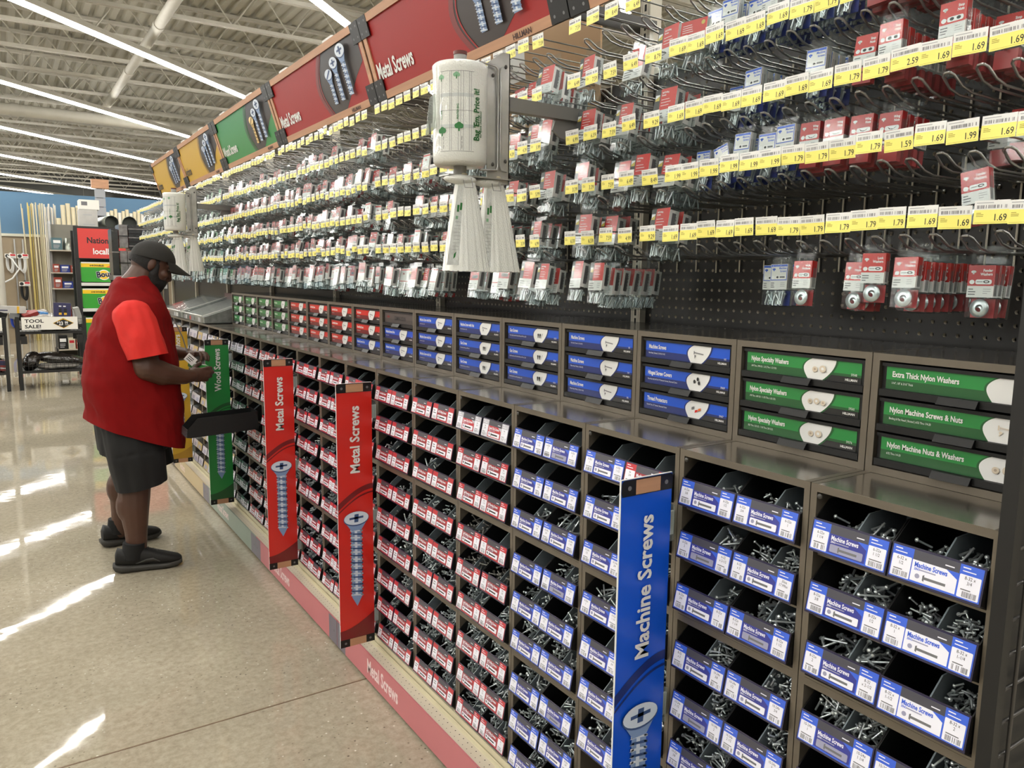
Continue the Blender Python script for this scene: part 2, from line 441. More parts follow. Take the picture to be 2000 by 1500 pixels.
def joist(y, k):
    m = MB(); zb, zt = 5.06, 5.70
    for z in (zb, zt-0.05):
        m.box(-33, 15, y-0.045, y-0.008, z, z+0.05, CEIL2); m.box(-33, 15, y+0.008, y+0.045, z, z+0.05, CEIL2)
    x = -15.0; up = True; pts = []
    while x < 15:
        pts.append((x, y, zt-0.03 if up else zb+0.03)); up = not up; x += 0.42
    for a, b in zip(pts, pts[1:]): m.tube([a, b], 0.012, CEIL2, n=5, caps=False)
    tag(m.build('ceiling_joist' if k else 'ceiling_joist'), kind='structure')
for k in range(26): joist(0.1+1.5*k, k)
def girder(x):
    m = MB()
    m.box(x-0.08, x+0.08, -13, 39, 5.0, 5.04, CEIL2); m.box(x-0.012, x+0.012, -13, 39, 5.04, 5.6, CEIL2); m.box(x-0.08, x+0.08, -13, 39, 5.6, 5.64, CEIL2)
    tag(m.build('ceiling_girder'), kind='structure')
girder(-7.5); girder(6.5)

def pipe(name, pts, r, label, n=14):
    m = MB(); m.tube(pts, r, CEIL2, n=n)
    for a, b in zip(pts, pts[1:]):
        a, b = Vector(a), Vector(b); L = (b-a).length; d = (b-a).normalized(); t = 2.4
        while t < L:
            m.tube([a+d*t, a+d*(t+0.14)], r*1.14, CEIL2, n=n); t += 3.0
    return tag(m.build(name), label, 'pipe')
pipe('sprinkler_main', [(2.06, 6.6, 4.92), (2.06, 18.9, 4.92)], 0.07, 'thick cream pipe running along the aisle under the roof joists')
pipe('roof_drain_pipe', [(-14, 19.2, 4.78), (5, 19.2, 4.78)], 0.12, 'wide cream pipe crossing the far end of the ceiling')
pipe('branch_pipe', [(-14, 6.35, 4.88), (9, 6.35, 4.88)], 0.03, 'thin cream pipe crossing above the aisle below the joists')
m = MB(); m.tube([(0.02, 16.6, 0), (0.02, 16.6, 5.7)], 0.05, CEIL2, n=12); m.box(-0.08, 0.12, 16.5, 16.7, 0, 0.02, CEIL2)
tag(m.build('trim_roof_post'), kind='structure')

# strip lights hang at forty-five degrees to the aisle
def strip_light(d, t0, t1, label):
    u = V(math.sqrt(0.5), math.sqrt(0.5), 0); nrm = V(-math.sqrt(0.5), math.sqrt(0.5), 0)
    o = nrm*d; z = 4.6; a = u*t0+o; c = u*((t0+t1)/2)+o; h = (t1-t0)/2
    r = empty('strip_light', (c.x, c.y, z), label, 'ceiling light', 'continuous strip lights across the ceiling')
    m = MB(); m.obox((0, 0, 0.055), u*h, nrm*0.06, V(0, 0, 0.035), CEIL2); m.build('housing', r)
    m = MB()
    q = [u*-h+nrm*-0.04, u*h+nrm*-0.04, u*h+nrm*0.04, u*-h+nrm*0.04]
    m.add([(p.x, p.y, 0.018) for p in q]+[(p.x*0.9999, p.y*0.9999, -0.012) for p in q], [(0,1,2,3), (7,6,5,4), (0,4,5,1), (1,5,6,2), (2,6,7,3), (3,7,4,0)], LAMP); m.build('diffuser', r)
    t = -h+1.5
    k = 0
    while t < h:
        m = MB(); p = u*t
        if abs(p.x+c.x-2.06) < 0.12: p = u*(t+0.4)
        m.tube([(p.x, p.y, 0.09), (p.x, p.y, 1.1)], 0.004, CEIL2, n=4); m.build('hanger', r); t += 4.8; k += 1
wh = ['second strip light, behind the near header signs, seen through the hooks', 'third strip light, ending above the near red header sign',
      'longest strip light, slanting down to the green header sign', 'strip light slanting down to the yellow header sign',
      'strip light slanting down to the end of the header signs', 'strip light above the far aisle, just over the blue partition',
      'strip light second from the back of the store', 'strip light at the back of the store']
for k in range(-3, 0): strip_light(0.65+3.42*k, -9, 16, f'{ordw(-k)} strip light over the neighbouring aisle behind the rack')
for k in range(8):
    d = 0.65+3.42*k; strip_light(d, -9 if k < 5 else -6, d+9, wh[k])

# far wall
WY = 21.0
m = MB(); m.box(-20, 14, WY, WY+0.2, 0, 2.34, WALLTAN); m.box(-20, 14, WY, WY+0.2, 2.34, 3.30, WALLBLUE)
tag(m.build('wall_partition'), kind='structure')
m = MB(); m.box(-34, 16, 39.8, 40, 0, 5.9, WALLGREY); tag(m.build('wall_far'), kind='structure')
m = MB(); m.box(-20, 14, WY-0.04, WY, 2.31, 2.37, mat('pale wall rail', (0.86, 0.85, 0.78), 0.5)); tag(m.build('trim_1'), kind='structure')

# ------------------------------------------------------------------ the long rack: base, uprights, pegboard
SEC0, SECW, NSEC = 0.4608, 1.2192, 7
XB = 1.56
secs = [SEC0+SECW*i for i in range(NSEC+1)]
rack = empty('gondola_rack', (1.3, 4.7, 0), 'long dark pegboard shelving rack with beige uprights along the aisle', 'store rack')
def rk(m, name, parent=None):
    o = m.build(name, parent or rack)
    if parent is None: o.matrix_parent_inverse = Matrix.Translation((-1.3, -4.7, 0))
    return o
PEG = mat('dark pegboard', (0.125, 0.118, 0.11), 0.36, spec=0.45, noise=0.06, scale=5)
PEGRIM = mat('pegboard hole rim', (0.86, 0.83, 0.77), 0.45, noise=0.05, scale=60)
PEGDARK = mat('dark behind pegboard', (0.05, 0.05, 0.05), 0.8, noise=0.1, scale=9)
def pegboard(y0, holes, ztop=2.10):
    """sheet with real round holes on a one inch grid"""
    m = MB(); g = 0.0254; z0 = 1.19; ny = int((SECW-0.05)/g); y00 = y0+0.025
    ya = max(y0, 0.4785)
    m.box(XB+0.012, XB+0.016, ya, y0+SECW, 0.12, ztop, PEGDARK)
    if not holes:
        m.box(XB, XB+0.012, y0, y0+SECW, 0.12, ztop, PEG); return m
    nz = int((ztop-z0)/g)
    m.box(XB, XB+0.012, ya, y0+SECW, 0.12, z0, PEG)
    m.box(XB, XB+0.012, min(ya, y00-0.001), y00, z0, ztop, PEG); m.box(XB, XB+0.012, y00+ny*g, y0+SECW, z0, ztop, PEG)
    m.box(XB, XB+0.012, y00, y00+ny*g, z0+nz*g, ztop+0.0001, PEG)
    r = 0.0043; K = 8
    hole = [(r*math.cos(2*PI*k/K), r*math.sin(2*PI*k/K)) for k in range(K)]
    h = g/2
    sq = []
    for a, b in hole:
        s = h/max(abs(a), abs(b)); sq.append((a*s, b*s))
    vs, fs, fs2 = [], [], []
    for i in range(ny):
        for j in range(nz):
            cy, cz = y00+(i+0.5)*g, z0+(j+0.5)*g; k0 = len(vs)
            vs += [(XB, cy+a, cz+b) for a, b in sq] + [(XB, cy+a, cz+b) for a, b in hole] + [(XB+0.011, cy+a, cz+b) for a, b in hole]
            for k in range(K):
                q = (k+1) % K
                fs.append((k0+k, k0+K+k, k0+K+q, k0+q)); fs2.append((k0+K+k, k0+2*K+k, k0+2*K+q, k0+K+q))
    m.add(vs, fs, PEG)
    m.add(vs, fs2, PEGRIM)
    return m
for i in range(NSEC): rk(pegboard(secs[i], i < 3), 'back_panel')
edges = [0.4785]+secs[1:]
UPR = mat('putty painted upright', (0.80, 0.775, 0.71), 0.42, noise=0.05, scale=8)
for i, y in enumerate([0.4985]+secs[1:]):
    m = MB(); m.box(XB-0.022, XB+0.02, y-0.019, y+0.019, 0.02, 2.56, UPR)
    o = rk(m, 'upright')
    s_ = MB(); sh = Sheet(s_, (XB-0.0222, y, 0), (0, -1, 0), (0, 0, 1))
    for side in (-1, 1):
        z = 1.2
        while z < 2.4 and i < 4:
            sh.rect(-0.004, z, 0.004, z+0.018, PEGDARK, 1); z += 0.0254
        break
    for side in (-1, 1): sh.rect(side*0.0125-0.0008, 0.1, side*0.0125+0.0008, 2.5, mat('upright groove', (0.5, 0.47, 0.42), 0.5), 1)
    if s_.v:
        q = s_.build('slot', o)
m = MB(); m.box(XB-0.01, XB+0.03, 0.4785, secs[-1], 2.40, 2.43, DARKSTEEL); rk(m, 'top_rail')
DECK = mat('beige base deck', (0.80, 0.76, 0.69), 0.45, noise=0.05, scale=6)
RAILY = mat('yellowed label rail', (0.82, 0.785, 0.67), 0.5, noise=0.06, scale=9)
KICKS = [mat('kick strip faded blue', (0.36, 0.45, 0.66), 0.35, noise=0.05, scale=4), mat('kick strip faded red', (0.76, 0.45, 0.475), 0.35, noise=0.05, scale=4),
         mat('kick strip faded red', (0.76, 0.45, 0.475)), mat('kick strip faded green', (0.56, 0.62, 0.57), 0.35, noise=0.05, scale=4),
         mat('kick strip faded yellow', (0.76, 0.68, 0.52), 0.35, noise=0.05, scale=4), mat('kick strip faded yellow', (0.76, 0.68, 0.52)), DECK]
KICKEND = mat('kick strip slate end', (0.43, 0.41, 0.46), 0.35, noise=0.05, scale=8)
PALEPINK = mat('faded sign lettering', (0.93, 0.84, 0.84), 0.4)
for i in range(NSEC):
    y0, y1 = edges[i], secs[i+1]
    m = MB(); m.box(1.072, XB, y0+0.001, y1-0.001, 0.113, 0.121, DECK); m.box(1.072, 1.09, y0+0.001, y1-0.001, 0.012, 0.113, DECK)
    m.box(1.112, 1.118, y0+0.001, y1-0.001, 0.121, 0.135, RAILY)
    d = rk(m, 'base_deck')
    if i < 4:
        h = MB(); sh = Sheet(h, (1.072, y1, 0.1214), (0, -1, 0), (1, 0, 0))
        for r_, rr in ((0.012, 0.0016), (0.030, 0.0022), (0.055, 0.0026)):
            yy = 0.02
            while yy < SECW-0.02:
                sh.ell(yy, r_, rr, rr, PEGDARK, 1, n=7); yy += 0.0254
        h.build('deck_perforation', d)
    m = MB(); m.box(1.066, 1.0715, y0+0.002, y1-0.002, 0.014, 0.123, KICKS[i])
    sh = Sheet(m, (1.066, y1-0.002, 0.014), (0, -1, 0), (0, 0, 1), 0.0004)
    sh.rect(0, 0, 0.09, 0.109, KICKEND, 1); sh.rect(SECW-0.094, 0, SECW-0.004, 0.109, KICKEND, 1)
    for xx in (0.03, SECW-0.034): sh.ell(xx, 0.055, 0.006, 0.006, INKGREY, 2, n=10)
    t = {0: 'Machine Screws', 1: 'Metal Screws', 2: 'Metal Screws', 3: 'Wood Screws', 4: 'Anchors', 5: 'Anchors'}.get(i)
    if t: sh.text(t, 0.315, 0.032, 0.056, PALEPINK, True, 0.66)
    rk(m, 'kick_plate')
    m = MB(); m.box(1.122, 1.55, y0+0.001, y1-0.001, 0.1215, 0.1545, RAILY); rk(m, 'plinth_rail')

# brown cardboard standing behind the top hooks
CARD = mat('brown cardboard', (0.72, 0.59, 0.45), 0.75, noise=0.06, scale=3)
m = MB(); m.box(1.535, 1.543, 1.87, 2.86, 2.03, 2.52, CARD); c_ = m.build('cardboard_sheet')
tag(c_, 'brown cardboard sheet standing behind the top hooks beside the blue header sign', 'cardboard')
m = MB(); sh = Sheet(m, (1.5345, 2.42, 2.20), (0, -1, 0), (0, 0.12, 1))
sh.rect(0, 0, 0.16, 0.13, WHITE); sh.text('06.26.06', 0.02, 0.085, 0.016, INK, True); sh.text('MARGIN', 0.02, 0.05, 0.016, INK, True); sh.lines(0.02, 0.012, 0.13, 0.04, INKPALE, 2)
m.build('white_label', c_)['label'] = 'white shipping label with dark print'

# black wire grid closing the near end of the rack
g = empty('wire_grid_panel', (1.3, 0.462, 0), 'black wire grid panel closing the near end of the rack', 'wire panel')
BLKWIRE = mat('black coated wire', (0.045, 0.043, 0.04), 0.55, noise=0.08, scale=30)
GRIDWIRE = mat('charcoal grid wire', (0.27, 0.26, 0.25), 0.35, metal=0.3, noise=0.08, scale=30)
def pl(m, name, parent, off):
    o = m.build(name, parent); o.matrix_parent_inverse = Matrix.Translation([-a for a in off]); return o
GO = (1.3, 0.462, 0)
for x in (1.118, 1.60):
    m = MB(); m.box(x-0.011, x+0.011, 0.455, 0.475, 0.0, 1.56, BLKWIRE); pl(m, 'post', g, GO)
m = MB(); m.box(1.107, 1.611, 0.455, 0.475, 1.545, 1.56, BLKWIRE); pl(m, 'top_bar', g, GO)
z = 0.06
while z < 1.53:
    m = MB(); m.tube([(1.128, 0.4575, z), (1.592, 0.4575, z)], 0.0028, GRIDWIRE, n=6); pl(m, 'grid_wire', g, GO); z += 0.0508
for x in (1.148, 1.30, 1.45):
    m = MB(); m.tube([(x, 0.452, 0.03), (x, 0.452, 1.546)], 0.003, GRIDWIRE, n=6); pl(m, 'upright_wire', g, GO)
m = MB(); m.box(1.13, 1.59, 0.468, 0.472, 0.02, 1.545, mat('dark end sheet', (0.065, 0.062, 0.06), 0.6, noise=0.1, scale=6)); pl(m, 'backing_sheet', g, GO)

# ------------------------------------------------------------------ the person
def remeshed(mb, name, voxel, smooth=2, cuts=(), disp=None, fold=None):
    """one continuous surface grown over overlapping volumes, then trimmed by planes (point, normal: the side of the normal goes)"""
    me = mb.mesh(name+'_raw'); ob = bpy.data.objects.new('raw', me); COL.objects.link(ob)
    md = ob.modifiers.new('r', 'REMESH'); md.mode = 'VOXEL'; md.voxel_size = voxel; md.use_smooth_shade = True
    if smooth:
        ms = ob.modifiers.new('s', 'SMOOTH'); ms.iterations = smooth; ms.factor = 0.5
    if disp:
        tx = bpy.data.textures.new('fold', 'CLOUDS'); tx.noise_scale = disp[1]; tx.noise_depth = 1
        dm = ob.modifiers.new('d', 'DISPLACE'); dm.texture = tx; dm.strength = disp[0]; dm.mid_level = 0.5; dm.texture_coords = 'LOCAL'
    dg = bpy.context.evaluated_depsgraph_get()
    out = bpy.data.meshes.new_from_object(ob.evaluated_get(dg)); out.name = name
    bpy.data.objects.remove(ob)
    if cuts:
        import bmesh
        bm = bmesh.new(); bm.from_mesh(out)
        for p, n in cuts:
            bmesh.ops.bisect_plane(bm, geom=bm.verts[:]+bm.edges[:]+bm.faces[:], plane_co=p, plane_no=n, clear_outer=True)
        bm.to_mesh(out); bm.free()
    if fold:
        from mathutils import noise as _nz
        amp, sa, sb, d = fold; d = Vector(d).normalized(); e = Vector((0, 1, 0)); g_ = d.cross(e)
        nm = [v.normal.copy() for v in out.vertices]
        for v, n_ in zip(out.vertices, nm):
            p_ = v.co; q_ = Vector((p_.dot(g_)*sa, p_.y*sa*0.55, p_.dot(d)*sb))
            f_ = _nz.noise(q_)+0.4*_nz.noise(q_*2.1)
            v.co = p_+n_*(amp*(f_-0.15*abs(f_)))
    out.materials.clear(); out.materials.append(mb.mats[0])
    out.polygons.foreach_set('material_index', [0]*len(out.polygons)); out.polygons.foreach_set('use_smooth', [True]*len(out.polygons)); out.update()
    return out
SKIN = mat('deep brown skin', (0.30, 0.195, 0.145), 0.48, noise=0.10, scale=9, bump=0.03)
HAIR = mat('black hair', (0.055, 0.045, 0.04), 0.75, noise=0.3, scale=70, bump=0.5)
VEST = mat('red vest cloth', (0.46, 0.04, 0.042), 0.85, spec=0.15, noise=0.07, scale=11, bump=0.35)
TEE = mat('bright red cotton', (0.80, 0.13, 0.095), 0.8, noise=0.06, scale=12, bump=0.35)
SHORT = mat('black sports cloth', (0.042, 0.04, 0.04), 0.85, noise=0.15, scale=9, bump=0.08)
CAPM = mat('faded black cap cloth', (0.115, 0.108, 0.095), 0.8, noise=0.15, scale=30, bump=0.08)
SHOE = mat('black shoe mesh', (0.055, 0.052, 0.048), 0.7, noise=0.2, scale=60, bump=0.1)
SOLE = mat('dark grey shoe sole', (0.20, 0.195, 0.18), 0.6, noise=0.08, scale=20)
def ring(cx, cy, z, rx, ry, n=28, p=0.85):
    P = []
    for k in range(n):
        a = 2*PI*k/n; c, s = math.cos(a), math.sin(a)
        P.append((cx+rx*math.copysign(abs(c)**p, c), cy+ry*math.copysign(abs(s)**p, s), z))
    return P
def limb(m, pts, mt, n=14):
    """tapering limb with round joints: (point, radius) ..."""
    for (a, ra), (b, rb) in zip(pts, pts[1:]):
        a, b = Vector(a), Vector(b)
        m.tube([a+(b-a)*t for t in (0, 0.25, 0.5, 0.75, 1)], [ra+(rb-ra)*t for t in (0, 0.25, 0.5, 0.75, 1)], mt, n=n)
        m.ellipsoid(b, (rb, rb, rb), mt, nu=12, nv=8)
    m.ellipsoid(pts[0][0], (pts[0][1],)*3, mt, nu=12, nv=8)

PX, PY = 0.54, 4.49
person = empty('person', (PX, PY, 0), 'person in red vest, black shorts and cap looking down at a small green pack', 'person')
def pp(me, name, parent=None, label=None):
    o = put(name, me, parent or person)
    if parent is None: o.matrix_parent_inverse = Matrix.Translation((-PX, -PY, 0))
    if label: o['label'] = label
    return o
hp = math.radians(24); HU = V(math.sin(hp), 0, math.cos(hp)); HF = V(math.cos(hp), 0, -math.sin(hp)); HY = V(0, 1, 0)
HC = V(0.675, 4.49, 1.575)
HM = Matrix((HF, HY, HU)).transposed()
def H(f, y, u): return HC+HF*f+HY*y+HU*u
b = MB()
# head
b.ellipsoid(H(-0.006, 0, 0.015), (0.100, 0.078, 0.108), SKIN, HM, 24, 16)
b.ellipsoid(H(0.030, 0, -0.050), (0.064, 0.062, 0.066), SKIN, HM, 20, 12)
b.ellipsoid(H(0.052, 0, -0.092), (0.034, 0.034, 0.026), SKIN, HM)
for s in (-1, 1):
    b.ellipsoid(H(0.070, s*0.036, 0.026), (0.022, 0.030, 0.011), SKIN, HM)
    b.ellipsoid(H(0.062, s*0.044, -0.024), (0.028, 0.024, 0.026), SKIN, HM)
    b.ellipsoid(H(-0.012, s*0.079, -0.004), (0.017, 0.007, 0.031), SKIN, HM, 14, 10)
    b.ellipsoid(H(-0.006, s*0.082, -0.004), (0.007, 0.006, 0.020), SKIN, HM, 10, 8)
    b.ellipsoid(H(0.096, s*0.013, -0.042), (0.012, 0.011, 0.009), SKIN, HM)
b.tube([H(0.088, 0, 0.012), H(0.098, 0, -0.012), H(0.108, 0, -0.036)], [0.010, 0.011, 0.013], SKIN, n=10)
b.ellipsoid(H(0.105, 0, -0.039), (0.014, 0.015, 0.011), SKIN, HM)
b.ellipsoid(H(0.090, 0, -0.064), (0.016, 0.026, 0.0075), SKIN, HM); b.ellipsoid(H(0.087, 0, -0.078), (0.016, 0.024, 0.0085), SKIN, HM)
# neck, trunk
limb(b, [((0.555, 4.49, 1.42), 0.082), ((0.61, 4.49, 1.50), 0.070), (H(-0.02, 0, -0.03), 0.066)], SKIN)
b.loft([ring(0.535, 4.49, 0.72, 0.13, 0.18), ring(0.54, 4.49, 0.95, 0.15, 0.19), ring(0.545, 4.49, 1.15, 0.18, 0.225), ring(0.56, 4.49, 1.30, 0.145, 0.21), ring(0.57, 4.49, 1.42, 0.09, 0.14)], SKIN)
# arms
limb(b, [((0.565, 4.33, 1.33), 0.062), ((0.588, 4.225, 1.06), 0.064), ((0.66, 4.25, 1.025), 0.062), ((0.775, 4.295, 0.995), 0.040), ((0.815, 4.31, 0.997), 0.034)], SKIN)
limb(b, [((0.575, 4.65, 1.33), 0.062), ((0.67, 4.79, 1.10), 0.064), ((0.735, 4.735, 1.09), 0.058), ((0.825, 4.64, 1.083), 0.039), ((0.85, 4.605, 1.083), 0.033)], SKIN)
# right hand: palm, four fingers closing round the pack, thumb on top
b.ellipsoid((0.846, 4.318, 0.998), (0.043, 0.019, 0.041), SKIN, Matrix.Rotation(0.12, 3, 'Z'), 16, 12)
b.ellipsoid((0.83, 4.328, 1.015), (0.028, 0.020, 0.022), SKIN)
FR = [[(0.872, 4.326, 1.026), (0.903, 4.338, 1.031), (0.924, 4.362, 1.028), (0.927, 4.385, 1.022)], [(0.876, 4.322, 1.006), (0.912, 4.334, 1.008), (0.934, 4.362, 1.004), (0.933, 4.388, 1.000)],
      [(0.871, 4.320, 0.985), (0.903, 4.330, 0.984), (0.921, 4.358, 0.982), (0.917, 4.384, 0.981)], [(0.861, 4.321, 0.969), (0.886, 4.330, 0.965), (0.901, 4.352, 0.963), (0.899, 4.374, 0.964)]]
for c, r in zip(FR, (0.0105, 0.011, 0.0105, 0.009)): limb(b, [(p, r*(1-0.08*i)) for i, p in enumerate(c)], SKIN, 10)
limb(b, [((0.822, 4.332, 1.018), 0.014), ((0.848, 4.362, 1.043), 0.0125), ((0.876, 4.388, 1.052), 0.0105)], SKIN, 10)
# left hand: reaching to the pack from behind, fingers bent down, thumb below
b.ellipsoid((0.876, 4.578, 1.086), (0.040, 0.036, 0.019), SKIN, Matrix.Rotation(-0.85, 3, 'Z'), 16, 12)
FL = [[(0.888, 4.548, 1.096), (0.897, 4.510, 1.098), (0.900, 4.480, 1.082), (0.897, 4.466, 1.062)], [(0.905, 4.556, 1.094), (0.920, 4.518, 1.098), (0.926, 4.488, 1.082), (0.923, 4.474, 1.060)],
      [(0.917, 4.570, 1.088), (0.937, 4.538, 1.090), (0.944, 4.512, 1.074), (0.941, 4.500, 1.054)], [(0.922, 4.586, 1.080), (0.942, 4.564, 1.080), (0.950, 4.546, 1.064), (0.947, 4.538, 1.048)]]
for c, r in zip(FL, (0.0105, 0.011, 0.0105, 0.009)): limb(b, [(p, r*(1-0.08*i)) for i, p in enumerate(c)], SKIN, 10)
limb(b, [((0.858, 4.566, 1.075), 0.014), ((0.864, 4.528, 1.060), 0.012), ((0.878, 4.490, 1.053), 0.0105)], SKIN, 10)
# legs
limb(b, [((0.52, 4.40, 0.80), 0.10), ((0.515, 4.315, 0.50), 0.083), ((0.503, 4.30, 0.335), 0.074), ((0.505, 4.292, 0.20), 0.055), ((0.503, 4.285, 0.085), 0.047)], SKIN)
limb(b, [((0.55, 4.59, 0.80), 0.10), ((0.535, 4.66, 0.50), 0.083), ((0.50, 4.70, 0.335), 0.074), ((0.488, 4.725, 0.20), 0.055), ((0.482, 4.735, 0.085), 0.047)], SKIN)
b.ellipsoid((0.487, 4.305, 0.34), (0.070, 0.066, 0.10), SKIN); b.ellipsoid((0.484, 4.70, 0.34), (0.070, 0.066, 0.10), SKIN)
for hx, hy, tx, ty in ((0.47, 4.285, 0.60, 4.262), (0.455, 4.74, 0.58, 4.762)): limb(b, [((hx, hy, 0.055), 0.032), ((tx, ty, 0.045), 0.020)], SKIN)
body = pp(remeshed(b, 'body', 0.0058, 2), 'body')
# eyes, hair, beard
for s in (-1, 1):
    m = MB(); m.ellipsoid(H(0.0770, s*0.033, 0.008), (0.012, 0.013, 0.006), mat('eye white', (0.45, 0.41, 0.37), 0.3), HM, 12, 8)
    m.ellipsoid(H(0.0875, s*0.033, 0.005), (0.004, 0.006, 0.006), mat('dark iris', (0.06, 0.04, 0.03), 0.2), HM, 10, 6); pp(m.mesh('eye'), 'eye')
m = MB(); m.ellipsoid(H(-0.014, 0, 0.010), (0.103, 0.081, 0.104), HAIR, HM, 24, 16)
pp(remeshed(m, 'hair', 0.006, 1, cuts=[(H(0.02, 0, 0), HF), (H(0, 0, -0.045), -HU-HF*0.25), (H(0, 0, 0.05), HU)]), 'hair')
m = MB(); m.ellipsoid(H(0.040, 0, -0.078), (0.063, 0.064, 0.052), HAIR, HM, 20, 12); m.ellipsoid(H(0.058, 0, -0.102), (0.040, 0.040, 0.030), HAIR, HM)
for s in (-1, 1): limb(m, [(H(0.016, s*0.068, 0.005), 0.013), (H(0.016, s*0.062, -0.045), 0.024), (H(0.03, s*0.045, -0.08), 0.034)], HAIR, 10)
m.ellipsoid(H(0.092, 0, -0.0545), (0.010, 0.028, 0.005), HAIR, HM)
pp(remeshed(m, 'beard', 0.005, 2, cuts=[(H(0.0965, 0, -0.06), HF)]), 'beard')
# cap: crown, bill, button
cap = MB(); cap.ellipsoid(H(-0.004, 0, 0.026), (0.113, 0.092, 0.102), CAPM, HM, 28, 18)
crown = pp(remeshed(cap, 'cap_crown', 0.006, 2, cuts=[(H(0, 0, 0.030), -HU-HF*-0.16)]), 'cap_crown')
m = MB(); top, bot = [], []
for q in range(9):
    a = -1.25+2.5*q/8
    for (lst, du) in ((top, 0.002), (bot, -0.002)):
        pass
N = 13
vs = []
for side in (0.0018, -0.0018):
    for q in range(N):
        a = -1.22+2.44*q/(N-1); y = 0.088*math.sin(a)
        for t in (0.0, 0.5, 1.0):
            f = 0.100*math.cos(a*0.82)+t*0.098*math.cos(a*1.05); u = 0.052-0.026*t-0.028*(y/0.088)**2*(0.5+0.5*t)
            vs.append(H(f, y, u+side))
fs = []
for s_ in (0, 1):
    o_ = s_*N*3
    for q in range(N-1):
        for t in (0, 1): fs.append((o_+q*3+t, o_+q*3+t+1, o_+(q+1)*3+t+1, o_+(q+1)*3+t))
for q in range(N-1): fs.append((q*3+2, N*3+q*3+2, N*3+(q+1)*3+2, (q+1)*3+2))
m.add(vs, fs, CAPM, True); pp(m.mesh('cap_bill'), 'cap_bill')
m = MB(); m.ellipsoid(H(-0.004, 0, 0.128), (0.009, 0.009, 0.005), CAPM, HM, 12, 6); pp(m.mesh('cap_button'), 'cap_button')
# T-shirt with sleeves, vest over it, shorts
m = MB()
TR = [(0.60, 0.545, 0.225, 0.262), (0.80, 0.550, 0.228, 0.272), (1.0, 0.548, 0.226, 0.266), (1.18, 0.556, 0.205, 0.252), (1.32, 0.572, 0.165, 0.235), (1.42, 0.578, 0.118, 0.180), (1.475, 0.580, 0.092, 0.110), (1.51, 0.580, 0.078, 0.078)]
m.loft([ring(cx, 4.49, z, rx*0.90, ry*0.90) for z, cx, rx, ry in TR], TEE)
limb(m, [((0.575, 4.38, 1.33), 0.090), ((0.552, 4.300, 1.295), 0.104), ((0.578, 4.230, 1.18), 0.102), ((0.614, 4.205, 1.05), 0.098)], TEE)
limb(m, [((0.565, 4.62, 1.36), 0.110), ((0.555, 4.695, 1.34), 0.112), ((0.62, 4.76, 1.20), 0.102), ((0.67, 4.79, 1.06), 0.098)], TEE)
tee = pp(remeshed(m, 't_shirt', 0.0075, 4, cuts=[((0.605, 4.21, 1.118), (0.16, -0.12, -1)), ((0.34, 4.49, 0.735), (-0.25, 0, -1))], disp=(0.008, 0.085), fold=(0.012, 12, 4, (0.1, 0, -1))), 't_shirt', None, 'bright red T-shirt')
m = MB()
m.loft([ring(cx, 4.49, z, rx*1.03, ry*1.03) for z, cx, rx, ry in [(0.50, 0.545, 0.245, 0.290), (0.62, 0.547, 0.238, 0.282)]+TR[1:3]+[(1.12, 0.552, 0.215, 0.250), (1.22, 0.560, 0.196, 0.238), (1.31, 0.571, 0.170, 0.236), (1.385, 0.577, 0.140, 0.215), (1.435, 0.580, 0.112, 0.165), (1.48, 0.580, 0.092, 0.105), (1.515, 0.580, 0.078, 0.078)]], VEST)
pp(remeshed(m, 'vest', 0.0075, 4, cuts=[((0.34, 4.49, 0.775), (-0.40, 0.0, -1)), ((0.56, 4.49, 1.535), (-0.35, 0, 1))], disp=(0.010, 0.10), fold=(0.015, 13, 3.2, (0.55, 0, -0.85))), 'vest', None, 'darker red work vest')
m = MB()
m.loft([ring(0.535, 4.49, 0.60, 0.165, 0.215), ring(0.535, 4.49, 0.80, 0.175, 0.22), ring(0.54, 4.49, 0.95, 0.17, 0.21)], SHORT)
limb(m, [((0.515, 4.39, 0.78), 0.145), ((0.535, 4.33, 0.60), 0.137), ((0.550, 4.312, 0.42), 0.128)], SHORT, 18)
limb(m, [((0.555, 4.60, 0.78), 0.145), ((0.600, 4.63, 0.60), 0.135), ((0.642, 4.65, 0.43), 0.124)], SHORT, 18)
pp(remeshed(m, 'shorts', 0.0075, 3, cuts=[((0.53, 4.4, 0.440), (0.16, 0, -1))], disp=(0.006, 0.12), fold=(0.013, 13, 3, (0.15, 0, -1))), 'shorts')
